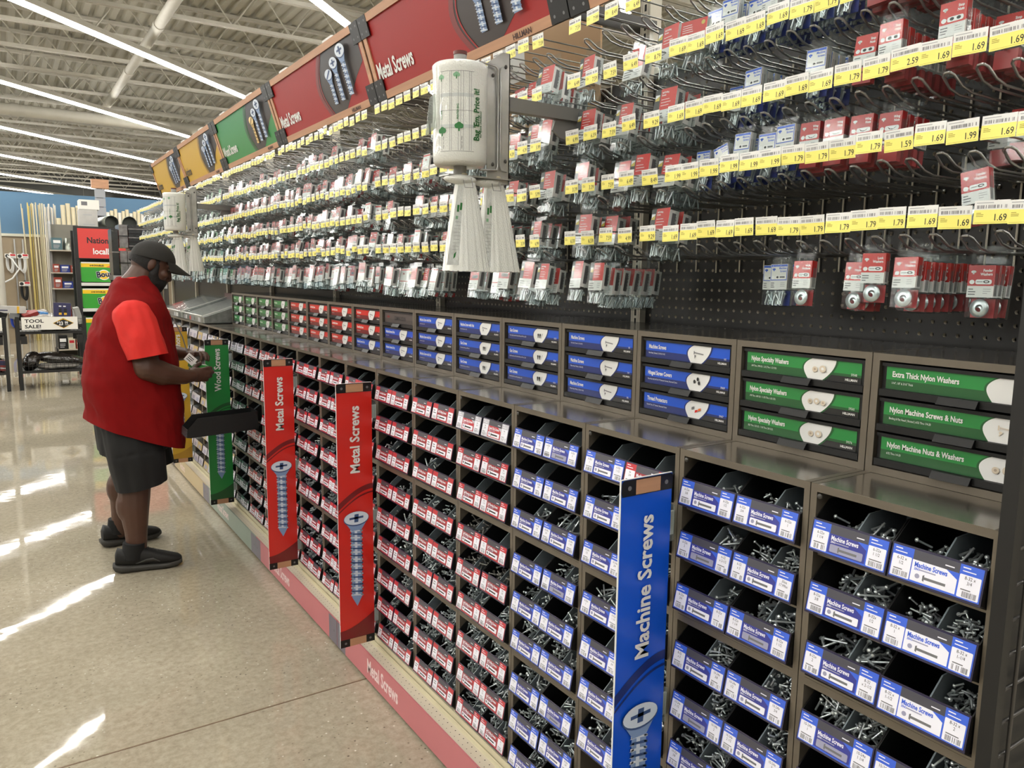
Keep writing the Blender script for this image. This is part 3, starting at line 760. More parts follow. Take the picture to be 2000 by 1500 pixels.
# socks and shoes
def shoe(hx, hy, tx, ty, lift):
    d = V(tx-hx, ty-hy, 0); L = d.length; d.normalize(); s = V(-d.y, d.x, 0); o = V(hx, hy, 0)
    def sec(t, w, z0, z1, p=0.6, n=20):
        P = []
        for k in range(n):
            a = 2*PI*k/n; c, sn = math.cos(a), math.sin(a)
            q = o+d*(t*L)+s*(w*math.copysign(abs(c)**p, c)); q.z = (z0+z1)/2+(z1-z0)/2*math.copysign(abs(sn)**p, sn); P.append(q)
        return P
    m = MB(); m.loft([sec(-0.045, 0.024, 0.028, 0.050), sec(-0.01, 0.038, 0.010, 0.050), sec(0.08, 0.044, 0.001, 0.046), sec(0.28, 0.044, 0.001, 0.040), sec(0.5, 0.045, 0.001, 0.036), sec(0.75, 0.052, 0.001, 0.034), sec(0.92, 0.044, 0.006, 0.038), sec(1.0, 0.026, 0.018, 0.042)], SOLE)
    r = pp(m.mesh('shoe'), 'shoe', None)
    m = MB(); m.loft([sec(-0.005, 0.028, 0.045, 0.100, 0.75), sec(0.03, 0.038, 0.04, 0.128, 0.75), sec(0.15, 0.042, 0.036, 0.112, 0.75), sec(0.28, 0.043, 0.032, 0.118, 0.75), sec(0.40, 0.044, 0.03, 0.122, 0.75), sec(0.52, 0.045, 0.03, 0.108, 0.75), sec(0.66, 0.048, 0.026, 0.090, 0.75), sec(0.82, 0.047, 0.024, 0.072, 0.75), sec(0.94, 0.036, 0.026, 0.060, 0.75), sec(0.99, 0.020, 0.03, 0.048, 0.75)], SHOE)
    put('shoe_upper', m.mesh('shoe_upper'), r)
    m = MB(); m.loft([sec(0.30+0.1*0, 0.0448, 0.045, 0.050, 0.8), sec(0.45, 0.0462, 0.047, 0.075, 0.8), sec(0.56, 0.0474, 0.043, 0.082, 0.8), sec(0.66, 0.0492, 0.040, 0.052, 0.8)], SOLE); put('side_stripe', m.mesh('side_stripe'), r)
    m = MB()
    for q in range(4):
        t = 0.40+0.07*q; z = 0.126-0.010*q
        m.tube([o+d*(t*L)-s*0.024+V(0, 0, z-0.012), o+d*((t+0.02)*L)+V(0, 0, z+0.001), o+d*(t*L)+s*0.024+V(0, 0, z-0.012)], 0.0028, INKGREY if q == 0 else BLACK, n=5)
    put('lace', m.mesh('lace'), r)
    m = MB(); m.tube([o+d*(0.26*L)+V(0, 0, 0.07), o+d*(0.285*L)+V(0, 0, 0.15)], [0.056, 0.053], SHORT, n=18); pp(m.mesh('sock'), 'sock')
shoe(0.402, 4.288, 0.712, 4.238, 0); shoe(0.385, 4.735, 0.69, 4.775, 0)
# lanyard with a white badge, hanging before the belly
m = MB(); m.tube([(0.745, 4.36, 1.30), (0.782, 4.335, 1.20), (0.800, 4.33, 1.12)], 0.003, INKGREY, n=5); pp(m.mesh('lanyard'), 'lanyard')
m = MB(); m.obox((0.815, 4.325, 1.082), V(0.020, 0.0, -0.020), V(0.0, 0.001, 0), V(0.018, 0, 0.020)*0.8, WHITE)
sh = Sheet(m, V(0.815, 4.3235, 1.082)-V(0.020, 0, -0.020)-V(0.0144, 0, 0.016), (1, 0, -1), (0.9, 0, 1), 0.0004); sh.lines(0.008, 0.008, 0.045, 0.036, INK, 3, 0.4); pp(m.mesh('badge'), 'badge', None, 'small white badge with dark print')
# the small green pack in the hands
m = MB(); m.obox((0.872, 4.425, 1.034), (0.046, 0.004, -0.008), (0, 0.040, 0), (0.002, 0, 0.009), mat('green pack card', (0.25, 0.62, 0.28), 0.4))
o = m.build('small_pack'); m = MB(); m.obox((0.8735, 4.425, 1.0438), (0.040, 0.003, -0.007), (0, 0.020, 0), (0.0001, 0, 0.0008), PACKWHITE); q = m.build('white_panel', o)
tag(o, 'small green and white pack held between the hands of the person', 'hardware pack')

# ------------------------------------------------------------------ bin cabinets: columns of three modules, each three rows of two bins
XL, XU = 1.130, 1.284
Y0, CW = 0.478, 0.3048          # near edge of the first column, column width
ZTOP, MH, ZBASE = 1.196, 0.347, 0.155
NCOL = 22
COLNAME = [f'{ordw(c+1)} column from the grid panel' for c in range(NCOL)]
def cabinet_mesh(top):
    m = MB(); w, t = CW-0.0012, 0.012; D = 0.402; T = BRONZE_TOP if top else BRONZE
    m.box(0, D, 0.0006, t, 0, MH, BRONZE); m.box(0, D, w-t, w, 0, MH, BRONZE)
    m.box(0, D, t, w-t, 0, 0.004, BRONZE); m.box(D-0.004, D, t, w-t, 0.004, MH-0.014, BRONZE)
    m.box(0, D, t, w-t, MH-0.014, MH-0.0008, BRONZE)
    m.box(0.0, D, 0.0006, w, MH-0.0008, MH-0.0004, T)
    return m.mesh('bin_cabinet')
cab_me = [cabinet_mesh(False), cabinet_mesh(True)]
m = MB(); m.box(0.012, 0.396, 0.0125, CW-0.0137, 0, 0.004, BRONZE); shelf_me = m.mesh('cabinet_shelf')
m = MB(); m.ellipsoid((0, 0, 0), (0.003, 0.005, 0.005), DARKSTEEL, nu=10, nv=6); bolt_me = m.mesh('corner_bolt')
PITCH = 0.110
def row_floor(mod, r): return ZTOP-MH*mod-0.1225-PITCH*r
for c in range(NCOL):
    for mod in range(3):
        zb = ZTOP-MH*(mod+1)
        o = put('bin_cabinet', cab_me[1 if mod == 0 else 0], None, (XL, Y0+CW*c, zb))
        tag(o, f'bronze steel bin cabinet, {COLNAME[c]}, {["topmost", "middle", "lowest"][mod]} of its stack', 'bin cabinet', 'bronze bin cabinets under the pegboard')
        for r in (0, 1): put('cabinet_shelf', shelf_me, o, (0, 0, row_floor(mod, r)-zb-0.0045))
        if mod == 0 and c < 8:
            put('corner_bolt', bolt_me, o, (0.0, CW-0.019, MH-0.021))

# ---- drawer cabinets on the counter
UH = 0.215
def drawer_cab_mesh():
    m = MB(); w, t = CW-0.0012, 0.013; D = 0.25
    m.box(0, D, 0.0006, t, 0, UH, BRONZE); m.box(0, D, w-t, w, 0, UH, BRONZE)
    m.box(0, D, t, w-t, 0, t, BRONZE); m.box(0, D, t, w-t, UH-t, UH-0.0005, BRONZE); m.box(D-0.004, D, t, w-t, t, UH-t, BRONZE)
    m.box(0, D, 0.0006, w, UH-0.0005, UH, mat('dark glossy cabinet top', (0.235, 0.225, 0.21), 0.16, spec=0.6, noise=0.05, scale=4))
    return m.mesh('drawer_cabinet')
dcab_me = drawer_cab_mesh()
DP = 0.0625
def drawer_mesh():
    m = MB(); w = CW-0.0012-0.030
    m.box(0.008, 0.24, 0, w, 0, 0.058, BLACK)
    m.box(0.000, 0.010, 0, w, 0.0, 0.012, BLACK)       # ledge below the label
    m.box(0.004, 0.010, 0, w, 0.052, 0.058, BLACK)     # ledge above it
    return m.mesh('drawer')
drawer_me = drawer_mesh()
m = MB(); m.prism([(-0.012, 0.000), (0.002, -0.002), (0.002, 0.012), (-0.004, 0.012)], 0.105, 0.168, BLACK); pull_me = m.mesh('drawer_pull')
def art_washers(sh, cx, cy, s, n):
    for i in range(n):
        x = cx+(i-(n-1)/2)*s*1.5; y = cy+(0.25 if i % 2 else -0.1)*s*0.5; r = s*(0.62 if i % 2 else 0.5)
        k = sh.k+1; sh.k += 2
        sh.ell(x, y-s*0.06, r, r*0.94, TAN_P, k, n=18); sh.ell(x, y, r, r*0.92, CREAM_P, k+1, n=18)
        sh.ell(x, y, r*0.42, r*0.4, WHITE if i % 2 else TAN_P, n=14)
def art_bolt(sh, cx, cy, s, col):
    k = sh.k+1; sh.k += 2
    sh.poly([(cx-s*1.5, cy+s*0.34), (cx+s*1.7, cy+s*0.05), (cx+s*1.7, cy-s*0.25), (cx-s*1.5, cy+s*0.04)], col, k)
    sh.poly([(cx-s*1.7, cy+s*0.62), (cx-s*1.45, cy+s*0.62), (cx-s*1.45, cy-s*0.28), (cx-s*1.7, cy-s*0.28)], col, k+1)
    sh.poly([(cx-s*1.4, cy+s*0.2), (cx+s*1.6, cy-s*0.05), (cx+s*1.6, cy-s*0.12), (cx-s*1.4, cy+s*0.12)], INKPALE, k+1)
    sh.poly([(cx-s*1.5, cy-s*1.3), (cx-s*1.3, cy-s*1.3), (cx-s*1.05, cy-s*0.75), (cx-s*1.3, cy-s*0.75)], col, k); sh.ell(cx-s*1.18, cy-s*0.68, s*0.3, s*0.26, col, k+1, n=12)
def drawer_label_mesh(kind, title, sub, art, num):
    m = MB(); w, h = CW-0.0012-0.046, 0.0395
    hi, lo = {'blue': (BLUE, BLUE_D), 'green': (GREEN, GREEN_D), 'red': (RED_B, RED_D), 'grey': (mat('coming soon brown', (0.30, 0.26, 0.25), 0.45), mat('coming soon shade', (0.24, 0.21, 0.20), 0.45))}[kind]
    sh = Sheet(m, (0.0076, w, 0), (0, -1, 0), (0, 0, 1), 0.00025)
    sh.rect(0, 0, w, h, lo); sh.poly([(0, h*0.42), (w*0.80, h*0.42), (w, h*0.42), (w, h), (0, h)], hi)
    if kind == 'grey':
        sh.text('COMING SOON', w*0.55, h*0.30, h*0.42, INK, True, 0.62, 'c'); sh.ell(w*0.14, h*0.6, w*0.05, h*0.12, RED_D); return m.mesh('drawer_label')
    k = sh.k+1; sh.k += 4
    sh.poly([(w*0.66, 0), (w, 0), (w, h*0.30), (w*0.74, h*0.30)], mat('label black', (0.05, 0.05, 0.055), 0.4, coat=0.3), k)
    dx = 0.115 if art in ('washer1', 'nylon') or title.startswith('Nylon Machine') else 0.0
    def blob(g):
        L = [(w*(0.605+dx-0.035*t-g*0.9)-w*0.058*math.sin(PI*t**0.8), h*(1-t)) for t in [q/12 for q in range(13)]]
        R = [(w*(0.80+dx-0.105*t**1.9+g), h*(1-t)) for t in [q/12 for q in range(13)]]
        return L+R[::-1]
    sh.poly([(min(x, w), y) for x, y in blob(0.016)], lo, k+1); sh.poly([(min(x, w), y) for x, y in blob(0.0)], WHITE, k+2)
    sh.text(title, w*0.045, h*0.56, h*0.25, WHITE, True, 0.66 if not dx else 0.74, maxw=w*(0.45 if not dx else 0.58))
    if sub: sh.text(sub, w*0.045, h*0.24, h*0.10, WHITE, False, 0.7, maxw=w*0.42)
    sh.text(num, w*0.97, h*0.36, h*0.12, WHITE, False, 0.75, 'r'); sh.text('HILLMAN', w*0.975, h*0.11, h*0.115, WHITE, True, 0.95, 'r', maxw=w*0.11)
    cx, cy, s = w*(0.664+dx), h*0.5, h*0.25
    if art == 'washers3': art_washers(sh, cx, cy, s, 3)
    elif art == 'washers2': art_washers(sh, cx, cy, s*1.15, 2)
    elif art == 'washer1': art_washers(sh, cx+w*0.05, cy, s*1.5, 1)
    elif art == 'nylon': art_bolt(sh, cx+0.004, cy+s*0.3, s*0.9, CREAM_P)
    elif art == 'bolt': art_bolt(sh, cx, cy+s*0.2, s*0.85, INKGREY)
    elif art == 'dark': art_bolt(sh, cx, cy+s*0.2, s*0.85, INK)
    elif art == 'caps':
        for x, y in ((-0.9, 0.1), (0.1, 0.75), (0.5, -0.1)): sh.ell(cx+s*x, cy+s*y, s*0.34, s*0.44, INK, n=14)
    elif art == 'prot':
        for x, y, c in ((-1.0, 0.25, INKGREY), (0.05, -0.35, RED_B), (1.0, 0.1, ORANGE_P)):
            sh.poly([(cx+s*(x-0.45), cy+s*(y-0.35)), (cx+s*(x+0.35), cy+s*(y-0.05)), (cx+s*(x+0.45), cy+s*(y+0.5)), (cx+s*(x-0.35), cy+s*(y+0.25))], c)
    elif art == 'gun':
        k = sh.k+1; sh.k += 1
        for x in (-0.9, 0.05):
            sh.ell(cx+s*x, cy+s*0.2, s*0.34, s*0.36, INK, k, n=12); sh.poly([(cx+s*(x-0.25), cy), (cx+s*(x+0.15), cy-s*0.05), (cx+s*(x+0.1), cy-s*0.7), (cx+s*(x-0.2), cy-s*0.75)], INK, k)
        sh.poly([(cx+s*0.5, cy-s*0.8), (cx+s*0.62, cy-s*0.8), (cx+s*1.5, cy+s*0.7), (cx+s*1.36, cy+s*0.7)], INKGREY)
    return m.mesh('drawer_label')
MS, NU = 'Machine Screws', 'Machine Screws & Nut'
DRAWERS = [
 [('green', 'Extra Thick Nylon Washers', '1/16", 1/8" & 3/16" Thick', 'washer1', '59547'), ('green', 'Nylon Machine Screws & Nuts', 'Binding & Flat Head | Slotted | 6/32 Thru 1/4-20', 'nylon', '59550'), ('green', 'Nylon Machine Nuts & Washers', '6/32 Thru 1/4-20', 'washers2', '59551')],
 [('green', 'Nylon Specialty Washers', '.149 Thru .390 I.D. / .312 Thru 1.12 O.D.', 'washers2', '59548'), ('green', 'Nylon Specialty Washers', '.190 Thru .640 I.D. / 1.175 Thru 1.62 O.D.', 'washers3', '59565'), ('green', 'Nylon Specialty Washers', '.825 Thru 1.52 I.D. / 1.50 Thru 2.00 O.D.', 'washers2', '59576')],
 [('blue', MS, 'Hex Head | Slotted | 10-24 & 10-32', 'bolt', '165'), ('blue', 'Hinged Screw Covers', 'Fits #4, #6, #8, #10 & 1/4" Diameter Screws | Assorted Colors', 'caps', '59609'), ('blue', 'Thread Protectors', 'Fits #6 Thru 1/2" Screws | Assorted Colors', 'prot', '59607')],
 [('blue', MS, 'Hex Head | Slotted | 6-32 & 8-32', 'bolt', '165'), ('blue', MS, 'Fillister Head | Phillips | 6-32 & 8-32', 'bolt', '364'), ('blue', MS, 'Fillister Head | Phillips | 10-24 & 1/4-20', 'bolt', '365')],
 [('blue', 'Gun Screws', 'Wood Grip Screw & Wood Butt Plate | 6-40 Thru 12-28', 'gun', '45263'), ('blue', 'Gun Screws', 'Sight Mount Screw & Wood Butt Plate | 6-40 Thru 12-28', 'gun', '45264'), ('blue', 'Gun Screws', 'Wood Butt Plate Screw & Mount Base | 6-40', 'gun', '45265')],
 [('blue', 'Machine Screw with Nut', 'Round Head Combo | 10-32', 'bolt', '153'), ('blue', 'Gun Screws', 'Wood Butt Plate Mount | 6-48 Thru 12', 'gun', '45262'), ('blue', 'Gun Screws', 'Wood Butt Plate Mount | 6-48 Thru 12', 'gun', '45260')],
 [('blue', 'Machine Screw with Nut', 'Flat Head Combo | 10-32', 'bolt', '151'), ('blue', 'Machine Screw with Nut', 'Flat Head Combo | 8-32', 'bolt', '152'), ('blue', 'Machine Screw with Nut', 'Flat Head Combo | 6-32', 'bolt', '150')],
 [('grey', '', '', '', ''), ('blue', NU, 'Fillister Head | 4-40', 'bolt', '149'), ('blue', NU, 'Fillister Head | 6-32', 'bolt', '148')],
 [('red', 'Trim Screws', 'Square Drive | 6 Thru 8', 'dark', '140'), ('red', 'Sheet Metal Screws', 'Square Drive | 6 Thru 8', 'bolt', '141'), ('blue', NU, 'Fillister Head | 4-40', 'bolt', '147')],
 [('red', 'Sheet Metal Screws', 'Hex Washer Head', 'bolt', '136'), ('red', 'Sheet Metal Screws', 'Hex Washer Head', 'dark', '137'), ('red', 'Sheet Metal Screws', 'Hex Washer Head', 'bolt', '138')],
 [('red', 'Sheet Metal Screws', 'Black Phillips', 'bolt', '133'), ('red', 'Sheet Metal Screws', 'Black Phillips', 'dark', '134'), ('red', 'Sheet Metal Screws', 'Black Phillips', 'dark', '135')],
 [('red', 'Sheet Metal Screws', 'Stainless', 'dark', '130'), ('red', 'Sheet Metal Screws', 'Stainless', 'bolt', '131'), ('red', 'Sheet Metal Screws', 'Stainless', 'bolt', '132')]]
for _ in range(4): DRAWERS.append([('green', 'Wood Screws', 'Flat Head', 'bolt', '120'), ('green', 'Wood Screws', 'Round Head', 'dark', '121'), ('green', 'Wood Screws', 'Flat Head', 'bolt', '122')])
dl_cache = {}
for c, trio in enumerate(DRAWERS):
    o = put('drawer_cabinet', dcab_me, None, (XU, Y0+CW*c, ZTOP))
    d = ' and '.join(dict.fromkeys({'': 'a coming soon'}.get(t[1], t[1].lower()) for t in trio[:2]))
    tag(o, f'bronze three-drawer cabinet, {ordw(c+1)} on the counter from the grid panel, {trio[1][0]} drawer labels', 'drawer cabinet', 'drawer cabinets on the counter')
    for r, t in enumerate(trio):
        q = put('drawer', drawer_me, o, (0, 0.0145, UH-0.015-DP*(r+1)+0.003))
        if t not in dl_cache: dl_cache[t] = drawer_label_mesh(*t)
        put('drawer_label', dl_cache[t], q, (0, 0.0085, 0.0125))['label'] = f'{t[0]} printed drawer label'
        put('drawer_pull', pull_me, q)

# ---- bins: black trough, frosted divider, printed label in a clear strip
BW = 0.1385
SIDE = [(0.004, 0.0), (-0.022, 0.012), (-0.012, 0.062), (0.028, 0.092), (0.30, 0.092), (0.30, 0.0)]
def bin_body():
    m = MB(); t = 0.0018
    m.prism(SIDE, 0, t, BLACK); m.prism(SIDE, BW-t, BW, BLACK)
    m.prism([(0.004, 0), (0.30, 0), (0.30, 0.002), (0.004, 0.002)], t, BW-t, BLACK)
    m.prism([(-0.022, 0.012), (0.004, 0.0), (0.004, 0.002), (-0.020, 0.0135)], t, BW-t, BLACK)
    m.prism([(-0.022, 0.012), (-0.020, 0.012), (-0.010, 0.062), (-0.012, 0.062)], t, BW-t, BLACK)
    m.prism([(0.298, 0.0), (0.30, 0.0), (0.30, 0.092), (0.298, 0.092)], t, BW-t, BLACK)
    return m.mesh('screw_bin')
bin_me = bin_body()
m = MB(); m.prism([(0.0, 0.004), (0.0, 0.052), (0.036, 0.082), (0.27, 0.088), (0.27, 0.004)], BW/2-0.0012, BW/2+0.0012, DIVIDER); div_me = m.mesh('divider')
m = MB(); m.prism([(0.115, 0.02), (0.115, 0.082), (0.1165, 0.082), (0.1165, 0.02)], 0.008, 0.050, DIVIDER); clip_me = m.mesh('stop_plate')
# label face follows the slanted front
LB = Vector((-0.0228, 0, 0.0135)); LT = Vector((-0.0128, 0, 0.0625)); LH = (LT-LB).length
LV = (LT-LB).normalized()
def holder():
    m = MB(); n = Vector((0, -1, 0)).cross(LV)
    c = (LB+LT)/2+Vector((0, BW/2, 0))
    m.obox(c+n*0.0005, (0, BW/2-0.0006, 0), LV*(LH/2+0.003), n*0.0006, PURPLE)
    return m.mesh('label_holder')
holder_me = holder()
BLUE_B = mat('bin label blue', (0.22, 0.38, 0.84), 0.35, coat=0.4)
BLUE_BD = mat('bin label deep blue', (0.20, 0.22, 0.56), 0.35, coat=0.4)
RED_BL = mat('bin label red', (0.74, 0.17, 0.215), 0.35, coat=0.4)
RED_BD = mat('bin label deep red', (0.58, 0.13, 0.17), 0.35, coat=0.4)
GRN_BL = mat('bin label green', (0.20, 0.40, 0.33), 0.35, coat=0.4)
GRN_BD = mat('bin label deep green', (0.15, 0.28, 0.24), 0.35, coat=0.4)
YEL_BL = mat('bin label straw', (0.74, 0.66, 0.46), 0.35, coat=0.4)
LIL = mat('bin label lilac grey', (0.60, 0.60, 0.70), 0.4, coat=0.4)
LIL2 = mat('bin label pale lilac', (0.77, 0.76, 0.80), 0.4, coat=0.4)
PANEL = mat('bin label white', (0.93, 0.93, 0.97), 0.4, coat=0.4)
def bin_label(style, title, a, b, detail=2, seed=0):
    m = MB(); W, H = BW-0.006, LH-0.001
    main, deep = {'blue': (BLUE_B, BLUE_BD), 'white': (BLUE_B, PANEL), 'red': (RED_BL, RED_BD), 'green': (GRN_BL, GRN_BD), 'straw': (YEL_BL, LIL2), 'lilac': (LIL2, LIL), 'pale': (LIL2, RED_BL)}[style]
    n = Vector((0, -1, 0)).cross(LV)
    sh = Sheet(m, LB+Vector((0, BW-0.003, 0))+n*0.0014+LV*0.0008, (0, -1, 0), LV, 0.00018)
    sh.rect(0, 0, W, H, main)
    k = sh.k+1; sh.k += 3
    sh.poly([(W*0.245, H*0.70), (W*0.755, H*0.70), (W*0.755, H), (W*0.245, H)], GREY_L, k)
    sh.poly([(W*0.245, H*0.06), (W*0.745, H*0.06), (W*0.745, H*0.70), (W*0.245, H*0.70)], deep, k)
    sh.poly([(W*0.62, H*0.70), (W*0.755, H*0.48), (W*0.755, H*0.70)], main, k+1)
    for j, (x0, t) in enumerate(((0.012, a), (0.765, b))):
        sh.poly(rounded(W*x0, H*0.04, W*(x0+0.222), H*0.715, 0.0015, 3), PANEL, k+1)
        if detail > 1:
            sh.rect(W*(x0+0.02), H*0.90, W*(x0+0.10), H*0.935, PANEL, k+1); sh.rect(W*(x0+0.02), H*0.80, W*(x0+0.16), H*0.83, PANEL, k+1)
        xm = W*(x0+0.111)
        parts = t.split('|')
        if detail > 1:
            for i, s in enumerate(parts): sh.text(s, xm, H*(0.58-0.145*i), H*0.105, INK, False, 0.82, 'c', maxw=W*0.19, k=k+2)
            sh.lines(W*(x0+0.03), H*0.255, W*(x0+0.20), H*0.30, INKGREY, 1, 0.7, seed, k+2)
            sh.bars(W*(x0+0.03), H*0.07, W*(x0+0.20), H*0.235, INKGREY, 15, seed+j, k+2)
        else:
            sh.lines(W*(x0+0.045), H*0.36, W*(x0+0.19), H*0.64, INKGREY, 2, 0.42, seed+j, k+2)
            sh.bars(W*(x0+0.03), H*0.07, W*(x0+0.20), H*0.25, INKPALE if detail else INKGREY, 9, seed+j, k+2)
    tm = BLUE_B if style == 'white' else PANEL
    if detail:
        sh.text(title, W*0.275, H*0.50, H*0.155, tm, True, 0.72, maxw=W*0.40, k=k+2)
        sh.rect(W*0.60, H*0.80, W*0.70, H*0.835, PANEL, k+2)
    else: sh.rect(W*0.28, H*0.5, W*0.62, H*0.60, tm, k+2)
    if detail > 1:
        sh.text('ZINC', W*0.275, H*0.405, H*0.065, tm, True, 0.8, k=k+2); sh.rect(W*0.335, H*0.415, W*0.52, H*0.45, LIL, k+2)
    sh.k = k+2
    sh.poly(rounded(W*0.275, H*0.10, W*0.715, H*0.36, 0.002, 3), PANEL if style != 'blue' or seed % 3 else LIL)
    k = sh.k+1; sh.k += 1
    sc = INKGREY if style in ('white', 'blue', 'lilac', 'straw') else INK
    sh.ell(W*0.325, H*0.235, H*0.075, H*0.075, LIL if style != 'red' else INKGREY, k, n=12)
    sh.poly([(W*0.385, H*0.15), (W*0.405, H*0.12), (W*0.405, H*0.33), (W*0.385, H*0.30)], sc, k); sh.rect(W*0.405, H*0.185, W*0.64, H*0.265, sc, k)
    return m.mesh('printed_label')

def screw_pile(seed, length, r, n, where, metal, fill):
    """a heap of loose screws at the front of one or both compartments"""
    rnd = random.Random(seed); m = MB()
    for side in where:
        c0 = BW*0.27 if side == 0 else BW*0.74
        for i in range(n):
            u = rnd.random()**0.7
            x = 0.004+0.088*rnd.random(); y = c0+(rnd.random()-0.5)*BW*0.36
            top = fill*(1-abs(x-0.035)/0.10)
            z = 0.012+max(0.004, top)*u
            th = rnd.random()*2*PI; ph = rnd.gauss(0.15, 0.45)
            d = Vector((math.cos(th)*math.cos(ph), math.sin(th)*math.cos(ph), math.sin(ph)))
            L = length*(0.9+0.2*rnd.random()); c = Vector((x, y, z))
            a, b = c-d*L/2, c+d*L/2
            y0, y1 = (0.004, BW/2-0.003) if side == 0 else (BW/2+0.003, BW-0.004)
            for p in (a, b):
                p.y = min(max(p.y, y0+0.0055), y1-0.0055); p.z = min(max(p.z, 0.0075), 0.088); p.x = min(max(p.x, -0.004+0.2*max(0, p.z-0.05)), 0.108)
            if (b-a).length < 0.004: continue
            m.tube([a, b], r, metal, n=5, caps=False)
            dd = (b-a).normalized()
            m.tube([b-dd*r*0.2, b+dd*r*0.6, b+dd*r*1.4], [r*2.0, r*1.9, r*0.9], metal, n=8, caps=True)
    return m.mesh('loose_screws')
PILES = {}
def pile(kind, side, fill, v):
    key = (kind, side, fill, v)
    if key not in PILES:
        L, r, n, metal = {'short': (0.014, 0.0017, 60, SCREW), 'mid': (0.026, 0.0019, 44, SCREW), 'long': (0.042, 0.0022, 26, SCREW), 'brass': (0.022, 0.0019, 40, BRASS), 'dark': (0.026, 0.0021, 44, DARKSCREW)}[kind]
        where = {'n': (0,), 'f': (1,), 'b': (0, 1)}[side]
        PILES[key] = screw_pile(len(PILES)*7+3, L, r, int(n*(0.5+fill*0.9)), where, metal, 0.03+0.05*fill)
    return PILES[key]

T6, T8, T10, T12 = '6-32x|', '8-32x|', '10-24x|', '10-32x|'
NEARTXT = {  # (column, half counted from far to near, row from the top): left text, right text
 (0,0,0): (T6+'1 1/4', T6+'1 1/2'), (0,1,0): ('6-32 x|1/2', '8-32 x|3/4'), (0,0,1): (T8+'3/8', T8+'1/2'), (0,1,1): ('8-32 x|1', '8-32 x|1-1/4'),
 (0,0,2): (T8+'2', '8-32|x 2-1/2'), (0,1,2): ('8-32 x|1-1/2', '8-32 x|2'), (0,0,3): (T10+'1', T10+'1 1/4'), (0,1,3): ('10-24 x|3/8', '10-24 x|1/2'),
 (1,0,0): (T6+'3/8', T6+'1/2'), (1,1,0): (T6+'3/4', T6+'1'), (1,0,1): (T6+'2', '6-32|x 2-1/2'), (1,1,1): ('6-32|x 3', '.30ea|17.99bx'),
 (1,0,2): (T8+'3/4', T8+'1'), (1,1,2): (T8+'1 1/4', T8+'1 1/2'), (1,0,3): ('8-32|x 3', T10+'3/8'), (1,1,3): (T10+'1/2', T10+'3/4'),
 (1,0,4): (T10+'1 1/2', T10+'2'), (1,1,4): (T10+'2 1/2', T10+'3'), (1,0,5): (T12+'3/8', T12+'1/2'), (1,1,5): (T12+'3/4', T12+'1')}
def bin_style(c, half, row):
    """label colour and title as the photograph shows them"""
    if c == 0: return ('white' if half else 'blue', MS)
    if c == 1: return ('blue', MS)
    if c == 2: return ('red' if half else 'blue', MS)
    if c == 3: return ('blue', MS)
    if c == 4: return ('pale', 'Speed Grip Screws') if row == 0 else ('red', 'Self Piercing Screws' if row < 3 else 'Self Drilling Screws')
    if c in (5, 6): return ('red', 'Self Drilling Screws' if c == 5 else 'Sheet Metal Screws')
    if c < 13: return ('red', 'Sheet Metal Screws')
    if c == 13: return ('green' if row else 'lilac', 'Wood Screws')
    if c == 14: return ('lilac' if row in (0,) else 'straw' if (row+half) % 3 == 1 else 'lilac', 'Wood Screws')
    return ('straw' if (row*2+half+c) % 4 == 0 else 'lilac', 'Anchors')
lab_cache = {}
rnd = random.Random(11)
VISROWS = [5, 6, 7, 9]            # rows the frame shows in the nearest columns
stuff_bins = MB(); n_bins = 0
def half_name(h): return 'nearer' if h else 'farther'
TAKEN = (12, 1, 3)                # one bin is pulled out of the rack
